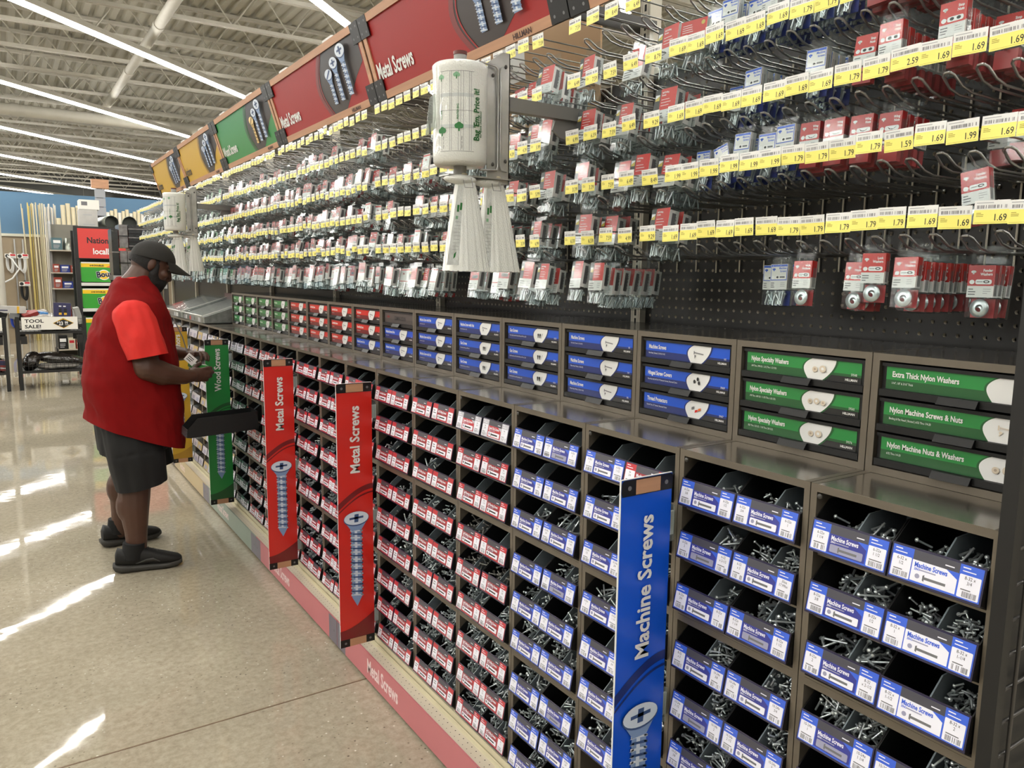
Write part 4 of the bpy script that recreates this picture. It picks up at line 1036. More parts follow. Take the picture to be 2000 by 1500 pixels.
for c in range(NCOL):
    rows = VISROWS[c] if c < len(VISROWS) else 9
    for row in range(rows):
        mod, r = divmod(row, 3); zf = row_floor(mod, r)
        for half in (0, 1):
            yb = Y0+CW*c+(0.0135 if half else 0.0135+0.1392)
            st, title = bin_style(c, half, row)
            det = 2 if c < 5 else 1 if c < 9 else 0
            key = (st, title, NEARTXT.get((c, half, row)) or (row % 3, half), det)
            if key not in lab_cache:
                t = NEARTXT.get((c, half, row))
                if not t:
                    if st == 'red' or st == 'pale': t = (f'{(6,8,10,12,14)[row%5]}x|{("1/2","3/4","1","1 1/4","1 1/2")[(row+half)%5]}', f'{(6,8,10,12,14)[row%5]}x|{("3/4","1","1 1/4","2","2 1/2")[(row+half)%5]}')
                    else: t = ((T6, T8, T10, T12)[row % 4]+('1/2', '3/4', '1', '2')[(row+c) % 4], (T6, T8, T10, T12)[row % 4]+('3/4', '1 1/4', '1 1/2', '3')[(row+c) % 4])
                lab_cache[key] = bin_label(st, title, t[0], t[1], det, len(lab_cache))
            if (c, half, row) == TAKEN: continue
            n_bins += 1
            pos = V(XL+0.008+rnd.uniform(-0.002, 0.002), yb, zf)
            if c >= 16:
                q = MB()
                t = 0.0018
                q.prism(SIDE, 0, BW, BLACK); M = Matrix.Translation(pos)
                sh = Sheet(q, LB+Vector((0, BW-0.003, 0))+Vector((0, -1, 0)).cross(LV)*0.0014, (0, -1, 0), LV)
                sh.rect(0, 0, BW-0.006, LH, LIL2 if st != 'straw' else YEL_BL); sh.rect(0.03, 0.004, 0.10, LH*0.6, LIL)
                stuff_bins.merge(q, M); continue
            o = put('screw_bin', bin_me, None, pos)
            tag(o, f'black bin with {st if st not in ("pale",) else "faded red"} {title.split()[0].lower()} label, {ordw(c+1)} column, {half_name(half)} half, {ordw(row+1)} row down', 'parts bin', 'black bins of loose screws')
            put('label_holder', holder_me, o); put('printed_label', lab_cache[key], o)
            put('divider', div_me, o)
            if c < 8: put('stop_plate', clip_me, o, (0, 0, 0))
            # what lies in it
            pf = (0.34 if row < 2 else 0.62 if row < 4 else 0.9) if c > 1 else (0.75, 0.9, 1, 1, 1, 1)[row]
            if c > 12: pf *= 0.5
            if rnd.random() < pf:
                kind = 'long' if (row in (1, 2) and c < 4 and half == 0) or rnd.random() < 0.2 else rnd.choice(['short', 'mid', 'mid'])
                if c == 13 and row in (6, 7): kind = 'brass'
                if c == 4: kind = 'dark' if row < 5 else 'mid'
                fill = (0.45 if row == 0 else 0.8 if row < 3 else 1.0) if c < 2 else (0.35 if row < 2 else 0.7 if row < 5 else 1.0)
                side = rnd.choice(['n', 'b', 'b']) if row > 1 or c < 2 else rnd.choice(['n', 'f', 'n'])
                s_ = put('loose_screws', pile(kind, side, fill, rnd.randrange(3)), None, pos)
                tag(s_, f'loose {"brass" if kind=="brass" else "dark" if kind=="dark" else "zinc"} screws in the bin, {ordw(c+1)} column, {half_name(half)} half, {ordw(row+1)} row down', 'screws', 'loose screws lying in the bins', 'stuff')
if stuff_bins.v:
    tag(stuff_bins.build('bin_rows_beyond'), 'distant rows of labelled bins past the green sign behind the person', 'parts bins', kind='stuff')

# ------------------------------------------------------------------ peg hooks with price tags, and the blister packs on them
ROWZ = [1.637, 1.765, 1.89, 2.025, 2.16]
HOOKL = 0.285
def hook_mesh(square):
    m = MB(); r = 0.0023; pts = []
    for s in (-1, 1):
        m.tube([(-0.001, s*0.010, 0.0), (-0.225, s*0.010, 0.0), (-0.255, s*0.010, 0.006), (-0.280, s*(0.010 if square else 0.0085), 0.020), (-HOOKL, s*0.004, 0.0235)], r, ZINC, n=5, caps=False)
    m.tube([(-HOOKL, -0.0045, 0.0235), (-HOOKL-0.001, 0, 0.0238), (-HOOKL, 0.0045, 0.0235)], r, ZINC, n=5, caps=False)
    m.tube([(-0.003, -0.016, 0.0), (-0.003, 0.016, 0.0)], r, ZINC, n=5)
    m.tube([(-0.0025, 0, 0.058), (-0.0025, 0, -0.034)], 0.002, UPR, n=5)
    return m.mesh('peg_hook')
hook_me = [hook_mesh(False), hook_mesh(True)]
m = MB(); m.tube([(-0.004, 0, 0.058), (-0.30, 0, 0.058), (-0.318, 0, 0.062)], 0.0019, ZINC, n=5); arm_me = m.mesh('scan_arm')
_tags = {}
def tag_mesh(price, det):
    key = (price, det)
    if key not in _tags:
        m = MB(); w, h = 0.049, 0.0345
        m.box(-0.001, 0, -w/2, w/2, -h/2, h/2, WHITE)
        sh = Sheet(m, (-0.001, w/2, -h/2), (0, -1, 0), (0, 0, 1), 0.00012)
        sh.rect(0, 0, w, h*0.60, YELLOW)
        k = sh.k+1; sh.k += 1
        sh.bars(w*0.08, h*0.655, w*0.94, h*0.80, INKGREY, 24 if det else 12, len(_tags), k)
        if det:
            sh.rect(w*0.06, h*0.88, w*0.55, h*0.915, INKPALE, k)
            sh.lines(w*0.07, h*0.30, w*0.30, h*0.50, mat('price tag fine print', (0.62, 0.56, 0.2), 0.5), 3, 0.4, 1, k)
            sh.rect(w*0.04, h*0.055, w*0.96, h*0.068, mat('price tag rule', (0.70, 0.65, 0.25), 0.5), k)
        sh.text(price, w*0.94, h*0.13, h*0.30, INK, True if not det else False, 0.78, 'r', k=k)
        if det:  # a second pass thickens the strokes
            sh.text(price, w*0.945, h*0.132, h*0.30, INK, False, 0.78, 'r', k=k+1)
        _tags[key] = m.mesh('price_tag')
    return _tags[key]

def shell(W, T, H, D, round_top=True):
    m = MB(); a = D/2
    # tab sheet with the hang hole above, open trough below
    hw, hz = 0.0145, 0.0045
    m.add([(0, -W/2, -T), (0, W/2, -T), (0, W/2, 0.004), (0, W*0.40, 0.012), (0, -W*0.40, 0.012), (0, -W/2, 0.004), (0, -hw, -hz), (0, hw, -hz), (0, hw, hz), (0, -hw, hz)],
          [(0,1,7,6), (1,2,8,7), (2,3,8), (3,4,9,8), (4,5,9), (5,0,6,9)], FILM)
    i = 0.9
    f = [(-a, -W/2*i, -H+0.003), (-a, W/2*i, -H+0.003), (-a, W/2*i, -T-0.003), (-a, -W/2*i, -T-0.003)]
    b = [(a, -W/2, -H), (a, W/2, -H), (a, W/2, -T), (a, -W/2, -T)]
    m.add(f+b, [(0,1,2,3), (0,4,5,1), (1,5,6,2), (2,6,7,3), (3,7,4,0)], FILM)
    return m.mesh('clear_shell')
def contents(W, z0, z1, D, kind, seed):
    m = MB(); r = random.Random(seed)
    if kind == 'washer':
        m.lathe([(0.006, 0), (0.015, 0), (0.015, 0.0015), (0.006, 0.0015), (0.006, 0)], (-D/2+0.004, 0, (z0+z1)/2), SCREW, n=20, axis='x', caps=False)
        m.lathe([(0.005, 0), (0.011, 0), (0.011, 0.002), (0.005, 0.002)], (-D/2+0.008, 0.004, z0+0.012), SCREW, n=16, axis='x', caps=False)
        m.box(D/2-0.002, D/2-0.001, -W*0.42, W*0.42, z0, z1, PACKWIN); return m.mesh('washers')
    if kind == 'nut':
        m.box(-D/2+0.004, D/2-0.002, -W*0.40, W*0.40, z0+0.002, z1, PACKWIN); return m.mesh('backing_block')
    n = 12 if W < 0.05 else 16
    L = (z1-z0)*0.95
    for i in range(n):
        y = (r.random()-0.5)*W*0.72; x = (r.random()-0.5)*D*0.6; t = r.gauss(0, 0.35)
        c = Vector((x, y, (z0+z1)/2-0.004*r.random())); d = Vector((0.1*r.random(), math.sin(t), math.cos(t)))
        e = max(-1, min(1, 1)); h = L*0.42
        a, b = c-d*h, c+d*h
        for p in (a, b): p.y = max(-W*0.42, min(W*0.42, p.y))
        m.tube([a, b], 0.0021, SCREW, n=5, caps=False); m.tube([b, b+(b-a).normalized()*0.003], [0.0042, 0.003], SCREW, n=7)
    if kind == 'blue': m.box(D/2-0.002, D/2-0.001, -W*0.44, W*0.44, z0, z1, PACKNAVY)
    elif kind == 'redback': m.box(D/2-0.002, D/2-0.001, -W*0.44, W*0.44, z0, z1, PACKRED2)
    return m.mesh('screws')
def mushroom(sh, cx, cy, s, m, k):
    sh.ell(cx, cy, s, s*0.55, m, k, n=14); sh.rect(cx-s*0.3, cy-s*0.95, cx+s*0.3, cy, m, k)
def card_small(title, red, art, seed):
    W, H, D = 0.041, 0.052, 0.018; m = MB()
    main = {1: PACKRED, 2: PACKRED2, 0: PACKWHITE}[red]
    m.box(-D/2+0.0008, -D/2+0.0014, -W/2, W/2, -0.072, -0.020, PACKWHITE)
    m.box(-D/2+0.0014, D/2-0.001, -W/2, -W/2+0.0006, -0.072, -0.020, PACKWHITE)
    sh = Sheet(m, (-D/2+0.0008, W/2, -0.072), (0, -1, 0), (0, 0, 1), 0.00012)
    sh.rect(0, H*0.36, W, H, main)
    if not red:
        sh.rect(W*0.02, H*0.36, W*0.98, H*0.985, BLUE); sh.rect(W*0.05, H*0.39, W*0.95, H*0.90, PACKWHITE)
    fg = BLUE if not red else LOGO
    k = sh.k+1; sh.k += 3
    mushroom(sh, W*0.20, H*0.80, W*0.10, fg, k)
    for i, s in enumerate(title.split('|')): sh.text(s, W*0.92, H*(0.80-0.115*i), H*0.085, fg, True, 0.85, 'r', maxw=W*0.56, k=k)
    sh.ell(W*0.17, H*0.48, W*0.10, H*0.07, LOGO, k, n=14); sh.poly(rounded(W*0.30, H*0.41, W*0.92, H*0.56, 0.003, 3), LOGO, k)
    if art == 'pair':
        for x in (0.48, 0.74): sh.ell(W*x, H*0.49, W*0.085, H*0.05, INK, k+1, n=10)
    elif art == 'wing': sh.poly([(W*0.42, H*0.53), (W*0.55, H*0.46), (W*0.7, H*0.46), (W*0.83, H*0.54), (W*0.74, H*0.46), (W*0.62, H*0.435), (W*0.5, H*0.45)], INK, k+1)
    elif art == 'ring': sh.ell(W*0.72, H*0.49, W*0.12, H*0.045, INK, k+1, n=12); sh.ell(W*0.72, H*0.49, W*0.07, H*0.02, LOGO, k+2, n=10); sh.rect(W*0.35, H*0.475, W*0.58, H*0.495, INKGREY, k+1)
    else: sh.ell(W*0.43, H*0.485, W*0.07, H*0.045, INK, k+1, n=10); sh.rect(W*0.56, H*0.455, W*0.86, H*0.52, INKGREY, k+1)
    sh.lines(W*0.06, H*0.06, W*0.36, H*0.30, INKGREY, 3, 0.4, seed, k); sh.lines(W*0.62, H*0.1, W*0.92, H*0.3, INKPALE, 3, 0.3, seed+1, k)
    s2 = Sheet(m, (-D/2+0.0014, -W/2, -0.072), (1, 0, 0), (0, 0, 1), 0.00012)
    s2.rect(0, H*0.4, D*0.8, H, main if red else PACKWHITE, 1); s2.bars(0.002, H*0.05, D*0.75, H*0.75, INKGREY, 9, seed, 2)
    return m.mesh('printed_card')
def card_big(style, W, H, D, seed):
    m = MB(); z1 = -0.026; z0 = z1-H
    m.box(-D/2+0.0008, -D/2+0.0014, -W/2, W/2, z0, z1, PACKWHITE)
    m.box(-D/2+0.0014, D/2-0.002, -W/2, -W/2+0.0006, z0+H*0.05, z1-H*0.06, PACKWHITE)
    sh = Sheet(m, (-D/2+0.0008, W/2, z0), (0, -1, 0), (0, 0, 1), 0.00015)
    if style == 'self':
        sh.rect(0, H*0.36, W*0.27, H, PACKDARK, 1); sh.rect(W*0.27, H*0.36, W, H, PACKRED, 1)
        sh.rect(W*0.04, H*0.66, W*0.23, H*0.84, PACKGOLD, 2); sh.poly([(W*0.04, H*0.72), (W*0.23, H*0.80), (W*0.23, H*0.84), (W*0.04, H*0.84)], LOGO, 3)
        sh.text('Self Drilling', W*0.33, H*0.86, H*0.055, LOGO, True, 0.8, maxw=W*0.6, k=2); sh.text('Screws', W*0.33, H*0.78, H*0.055, LOGO, True, 0.8, maxw=W*0.5, k=2)
        for i in range(3): sh.rect(W*0.33, H*(0.66-0.09*i), W*(0.7+0.07*(i % 2)), H*(0.675-0.09*i), LOGO, 2)
    elif style == 'wide':
        sh.rect(0, H*0.40, W, H, PACKRED, 1); sh.rect(0, H*0.33, W, H*0.42, PACKPURPLE, 2); sh.ell(W*0.85, H*0.86, W*0.07, H*0.07, PACKGOLD, 2)
        sh.lines(W*0.07, H*0.62, W*0.5, H*0.9, LOGO, 4, 0.25, seed, 2); sh.ell(W*0.9, H*0.39, W*0.03, H*0.025, LOGO, 3)
    elif style == 'metal':
        sh.rect(0, H*0.42, W, H, PACKRED if seed % 2 else PACKRED2, 1); sh.text('Sheet Metal', W*0.93, H*0.85, H*0.06, LOGO, True, 0.8, 'r', maxw=W*0.6, k=2); sh.text('Screws', W*0.93, H*0.76, H*0.06, LOGO, True, 0.8, 'r', maxw=W*0.5, k=2)
        mushroom(sh, W*0.18, H*0.83, W*0.09, LOGO, 2); sh.poly(rounded(W*0.25, H*0.49, W*0.9, H*0.64, 0.004, 3), INKGREY if seed % 3 else LOGO, 2); sh.rect(W*0.45, H*0.545, W*0.85, H*0.60, INK, 3)
    elif style == 'pale':
        sh.rect(0, H*0.90, W, H*0.97, PACKRED, 1); sh.rect(0, H*0.38, W, H*0.41, PACKRED, 1); sh.text('Bolts', W*0.5, H*0.72, H*0.08, PACKRED2, True, 0.8, 'c', k=2)
    elif style == 'green':
        sh.rect(0, H*0.42, W, H, PACKGREEN, 1); sh.text('Wood', W*0.9, H*0.83, H*0.07, LOGO, True, 0.8, 'r', k=2); sh.text('Screws', W*0.9, H*0.73, H*0.07, LOGO, True, 0.8, 'r', k=2); sh.rect(W*0.2, H*0.5, W*0.9, H*0.62, LOGO, 2)
    else:
        sh.rect(0, H*0.55, W, H, {'grey': PACKGREY, 'yellow': PACKYEL, 'navy': PACKNAVY, 'black': PACKDARK}[style], 1); sh.lines(W*0.15, H*0.62, W*0.85, H*0.9, LOGO, 3, 0.4, seed, 2)
    sh.lines(W*0.06, H*0.05, W*0.5, H*0.30, INKGREY, 3, 0.35, seed, 4); sh.lines(W*0.65, H*0.08, W*0.94, H*0.3, INKPALE, 3, 0.3, seed+2, 4)
    s2 = Sheet(m, (-D/2+0.0014, -W/2, z0), (1, 0, 0), (0, 0, 1), 0.00012)
    s2.bars(D*0.2, H*0.18, D*0.75, H*0.85, INKGREY, 1, 1, 1)
    for i in range(14): s2.rect(D*0.25, H*(0.2+0.04*i), D*0.7, H*(0.2+0.04*i+0.012+0.012*(i*7 % 3)), INKGREY, 1)
    return m.mesh('printed_card')
PK = {}
def pack_def(kind):
    if kind in PK: return PK[kind]
    if kind in ('machine', 'stop', 'wing', 'lock', 'fender'):
        W, T, H, D = 0.044, 0.017, 0.108, 0.018
        t, red, art = {'machine': ('Machine|Screws', 0, 'bolt'), 'stop': ('Stop|Nuts', 1, 'pair'), 'wing': ('Wing|Nuts', 2, 'wing'), 'lock': ('Lock|Washers', 1, 'ring'), 'fender': ('Fender|Washers', 2, 'ring')}[kind]
        d = (shell(W, T, H, D), card_small(t, red, art, len(PK)), contents(W, -0.105, -0.074, D, {'machine': 'blue', 'stop': 'nut', 'wing': 'nut', 'lock': 'washer', 'fender': 'washer'}[kind], len(PK)), D,
             {'machine': 'white-blue machine screws', 'stop': 'red stop nuts', 'wing': 'red wing nuts', 'lock': 'red lock washers', 'fender': 'red fender washers'}[kind])
    else:
        st, W, Hc, H, D, con = {'self': ('self', 0.066, 0.074, 0.140, 0.030, ''), 'selfs': ('self', 0.050, 0.070, 0.132, 0.028, ''), 'wide': ('wide', 0.074, 0.066, 0.125, 0.028, ''), 'metal': ('metal', 0.056, 0.074, 0.128, 0.028, ''),
            'metals': ('metal', 0.042, 0.066, 0.120, 0.022, 'redback'), 'pale': ('pale', 0.050, 0.082, 0.128, 0.024, 'redback'), 'green': ('green', 0.052, 0.070, 0.126, 0.026, ''), 'greens': ('green', 0.038, 0.05, 0.112, 0.022, ''),
            'grey': ('grey', 0.048, 0.05, 0.118, 0.022, ''), 'yellow': ('yellow', 0.046, 0.05, 0.118, 0.022, ''), 'navy': ('navy', 0.046, 0.06, 0.115, 0.022, ''), 'black': ('black', 0.046, 0.07, 0.118, 0.022, '')}[kind]
        d = (shell(W+0.003, 0.02, H, D), card_big(st, W, Hc, D, len(PK)), contents(W, -H+0.003, -0.028-Hc, D, con, len(PK)), D,
             {'self': 'red-black self drilling screws', 'selfs': 'narrow red-black screws', 'wide': 'wide red hardware', 'metal': 'red-white metal screws', 'metals': 'slim red metal screws', 'pale': 'pale red-striped bolts'}.get(kind, kind+' hardware'))
    PK[kind] = d
    return d

HOOKS = []    # (y, row, price, square tip)
PRC = {0: ['1.69']*6+['1.79']*5+['1.69']*4, 1: ['1.99']*6+['1.79']*4+['1.59', '1.69', '1.99', '1.69', '1.69'], 2: ['1.69']*8+['1.79', '1.79', '2.59']+['1.69']*4, 3: ['1.69']*6+['1.79']*4+['1.69']*5, 4: ['1.69']*15}
BIGP = {0: ['9.29', '4.99', '7.59', '6.59', '6.59', '6.99', '3.59', '5.59'], 1: ['8.49', '6.49', '7.59', '3.39', '3.39', '5.99', '4.89', '5.99'], 2: ['9.29', '6.49', '7.59', '6.59', '6.99', '5.99', '4.39', '4.39'],
        3: ['8.79', '6.49', '7.59', '7.59', '6.49', '6.99', '6.29', '4.99'], 4: ['6.49', '6.49', '8.49', '7.99', '7.59', '7.59', '7.59', '4.19']}
for row in range(5):
    for k in range(15):
        y = 1.247-0.0508*k
        if y > 0.52: HOOKS.append((y, row, PRC[row][k], False, 's', k))
    for j, y in enumerate([1.322, 1.398, 1.468, 1.538, 1.608]+[1.77+0.066*i for i in range(17)]):
        HOOKS.append((y, row, BIGP[row][j] if j < 8 else f'{3+(j*5+row*3) % 5}.{(j*3+row) % 6}9', True, 'b', j))
    for i in range(19): HOOKS.append((2.955+0.0615*i, row, f'{2+(i*5+row*3) % 6}.{(i*7+row) % 8}9', True, 'm', i))
    for i in range(20): HOOKS.append((4.165+0.0585*i, row, f'{2+(i*3+row) % 6}.{(i+row) % 8}9', True, 'm2', i))
    for i in range(21): HOOKS.append((5.38+0.0565*i, row, '2.59', True, 'g', i))
    for i in range(42): HOOKS.append((6.60+0.0565*i, row, '2.59', True, 'x', i))
HOOKS.sort(key=lambda h: (h[0], h[1]))
rnd = random.Random(5)
rank = {}
stuff_hooks = MB(); stuff_packs = MB()
def mb_of(me):
    q = MB(); q.v = [tuple(v.co) for v in me.vertices]; q.f = [list(p.vertices) for p in me.polygons]; q.mi = [p.material_index for p in me.polygons]; q.mats = list(me.materials); q.sm = [p.use_smooth for p in me.polygons]
    return q
far_hook = MB(); far_hook.merge(mb_of(hook_me[1])); far_hook.merge(mb_of(arm_me))
_mbc = {}; far_tag = mb_of(tag_mesh('2.59', False))
SMALL = {  # row: {hook: (kind, how many, where the front pack hangs)}
 0: {3: ('machine', 4, 1.40), 4: ('machine', 4, 1.36), 6: ('lock', 1, 1.30), 8: ('lock', 3, 1.315), 9: ('lock', 1, 1.285), 10: ('lock', 9, 1.30), 12: ('fender', 3, 1.345)},
 1: {12: ('fender', 1, 1.285)},
 2: {0: ('machine', 1, 1.34), 1: ('machine', 4, 1.33), 3: ('machine', 3, 1.29), 4: ('machine', 2, 1.30), 5: ('machine', 4, 1.29), 6: ('wing', 3, 1.295), 7: ('wing', 2, 1.295), 8: ('wing', 3, 1.30), 9: ('wing', 4, 1.305), 11: ('stop', 2, 1.47), 12: ('stop', 4, 1.44)},
 3: {1: ('machine', 2, 1.38), 2: ('machine', 1, 1.42), 3: ('machine', 4, 1.31), 5: ('machine', 2, 1.40), 6: ('machine', 4, 1.30), 8: ('stop', 1, 1.30), 9: ('stop', 8, 1.285), 11: ('stop', 8, 1.285), 12: ('stop', 5, 1.36), 13: ('stop', 3, 1.40)},
 4: {0: ('wide', 2, 1.30), 1: ('machine', 2, 1.30), 2: ('machine', 3, 1.29), 3: ('machine', 2, 1.31), 4: ('machine', 5, 1.29), 5: ('machine', 3, 1.31), 6: ('machine', 4, 1.30), 7: ('machine', 3, 1.30), 8: ('stop', 4, 1.31), 9: ('stop', 5, 1.31), 10: ('stop', 4, 1.3), 11: ('stop', 5, 1.31), 13: ('stop', 3, 1.33)}}
BIG = {0: {1: ('self', 0, 0), 2: ('selfs', 0, 0), 3: ('selfs', 6, 1.29), 4: ('selfs', 1, 1.285), 5: ('selfs', 2, 1.29), 6: ('self', 2, 1.285)},
       1: {0: ('self', 2, 1.30), 2: ('self', 0, 0), 3: ('self', 2, 1.33), 4: ('self', 2, 1.30), 6: ('selfs', 3, 1.31)},
       2: {0: ('self', 3, 1.32), 1: ('self', 1, 1.30), 2: ('self', 1, 1.31), 4: ('selfs', 2, 1.29), 5: ('self', 2, 1.30)},
       3: {0: ('self', 3, 1.30), 2: ('self', 1, 1.31), 3: ('self', 4, 1.36), 4: ('self', 2, 1.30), 5: ('self', 1, 1.29), 6: ('self', 2, 1.30)},
       4: {0: ('self', 1, 1.30), 2: ('self', 1, 1.34), 4: ('self', 1, 1.30), 5: ('self', 2, 1.29), 7: ('selfs', 6, 1.33)}}
NH = NP = 0
for (y, row, price, sq, zone, j) in HOOKS:
    rank[row] = rank.get(row, 0)+1; i = rank[row]
    dz = 0.0 if zone in 'sb' else rnd.choice([0, 0, 0, 0.004, -0.004]) + (0.012 if zone != 's' and row == 0 and rnd.random() < 0.25 else 0)
    zt = ROWZ[row]+dz+ (rnd.uniform(-0.003, 0.003)); zp = zt-0.05
    where = f'{ordw(i)} along from the grid panel, {ordw(row+1)} row up'
    # shorter hooks in the near machine-screw section sit a little deeper
    if NH < 300:
        NH += 1
        h = put('peg_hook', hook_me[1 if sq else 0], None, (XB-0.002, y, zp))
        tag(h, f'wire hook with yellow {price} tag, {where}', 'peg hook', 'wire price hooks on the pegboard')
        put('scan_arm', arm_me, h)
        t = put('price_tag', tag_mesh(price, y < 2.9), h, (-0.3185+rnd.uniform(-0.003, 0.001), rnd.uniform(-0.0015, 0.0015), 0.05))
        t.rotation_euler = (rnd.uniform(-0.02, 0.02), rnd.uniform(-0.10, 0.04), rnd.uniform(-0.06, 0.06))
    else:
        stuff_hooks.merge(far_hook, Matrix.Translation((XB-0.002, y, zp)))
        stuff_hooks.merge(far_tag, Matrix.Translation((XB-0.32, y, zp+0.05)) @ Matrix.Rotation(rnd.uniform(-0.1, 0.06), 4, 'Y'))
    # packs
    spec = None
    if zone == 's': spec = SMALL[row].get(j)
    elif zone == 'b':
        spec = BIG[row].get(j) if j < 8 else ((rnd.choice(['self', 'selfs', 'pale', 'metal']), rnd.choice([1, 2, 3, 4]), 1.29+0.05*rnd.random()) if rnd.random() < (0.25 if row == 4 else 0.62) else None)
    elif zone in ('m', 'm2'):
        if rnd.random() < (0.5 if row == 4 else 0.95): spec = (rnd.choice(['metal', 'metal', 'metal', 'metals', 'pale' if zone == 'm' and j < 9 else 'metal']), rnd.choice([1, 2, 3]), 1.285+0.03*rnd.random())
    elif zone == 'g':
        if rnd.random() < (0.3 if row == 4 else 0.85): spec = (rnd.choice(['green', 'greens', 'green', 'grey']), rnd.choice([1, 2]), 1.285+0.04*rnd.random())
    else:
        if rnd.random() < 0.8: spec = (rnd.choice(['grey', 'grey', 'yellow', 'navy', 'black', 'pale']), rnd.choice([1, 2]), 1.285+0.04*rnd.random())
    if spec and spec[1]:
        kind, n, x = spec; zpr = lambda xx: 0.006*min(1, max(0, (1.333-xx)/0.03)) + 0.014*min(1, max(0, (1.303-xx)/0.025))
        sme, cme, tme, D, what = pack_def(kind)
        for q in range(n):
            if x > 1.53: break
            lean = rnd.gauss(0.07 if zone == 's' else 0.17, 0.03); tw = rnd.gauss(0, 0.05); rx = rnd.gauss(0, 0.02)
            if zone == 's' and row == 1: rx = -0.16
            if zone == 's' and row == 2 and j == 1 and q == 0: rx = -0.28
            if NP < 300:
                NP += 1
                p = empty('blister_pack', (x, y, zp+zpr(x)-0.0015), f'{what} pack, {ordw(q+1)} back on hook {where}', 'hardware pack')
                p['label'] = f'{what} pack, {ordw(q+1)} back, hook {ordw(i)} from grid panel, {ordw(row+1)} row up'
                p['group'] = 'blister packs on the hooks'
                p.rotation_euler = (rx, lean, tw)
                put('printed_card', cme, p); put({'washers': 'washers', 'screws': 'screw_bundle', 'backing_block': 'backing_block'}.get(tme.name.split('.')[0], 'screw_bundle'), tme, p); put('clear_shell', sme, p)
            else:
                Mx = Matrix.Translation((x, y, zp+zpr(x)-0.0015)) @ Matrix.Rotation(tw, 4, 'Z') @ Matrix.Rotation(lean, 4, 'Y') @ Matrix.Rotation(rx, 4, 'X')
                for me in (cme, tme, sme):
                    if me not in _mbc: _mbc[me] = mb_of(me)
                    stuff_packs.merge(_mbc[me], Mx)
            x += D+0.003+0.006*rnd.random()
tag(stuff_hooks.build('peg_hooks_beyond'), 'distant rows of wire hooks with pale price tags past the green packs', 'peg hooks', kind='stuff')
tag(stuff_packs.build('blister_packs_beyond'), 'distant rows of hanging red, green and clear hardware packs', 'hardware packs', kind='stuff')

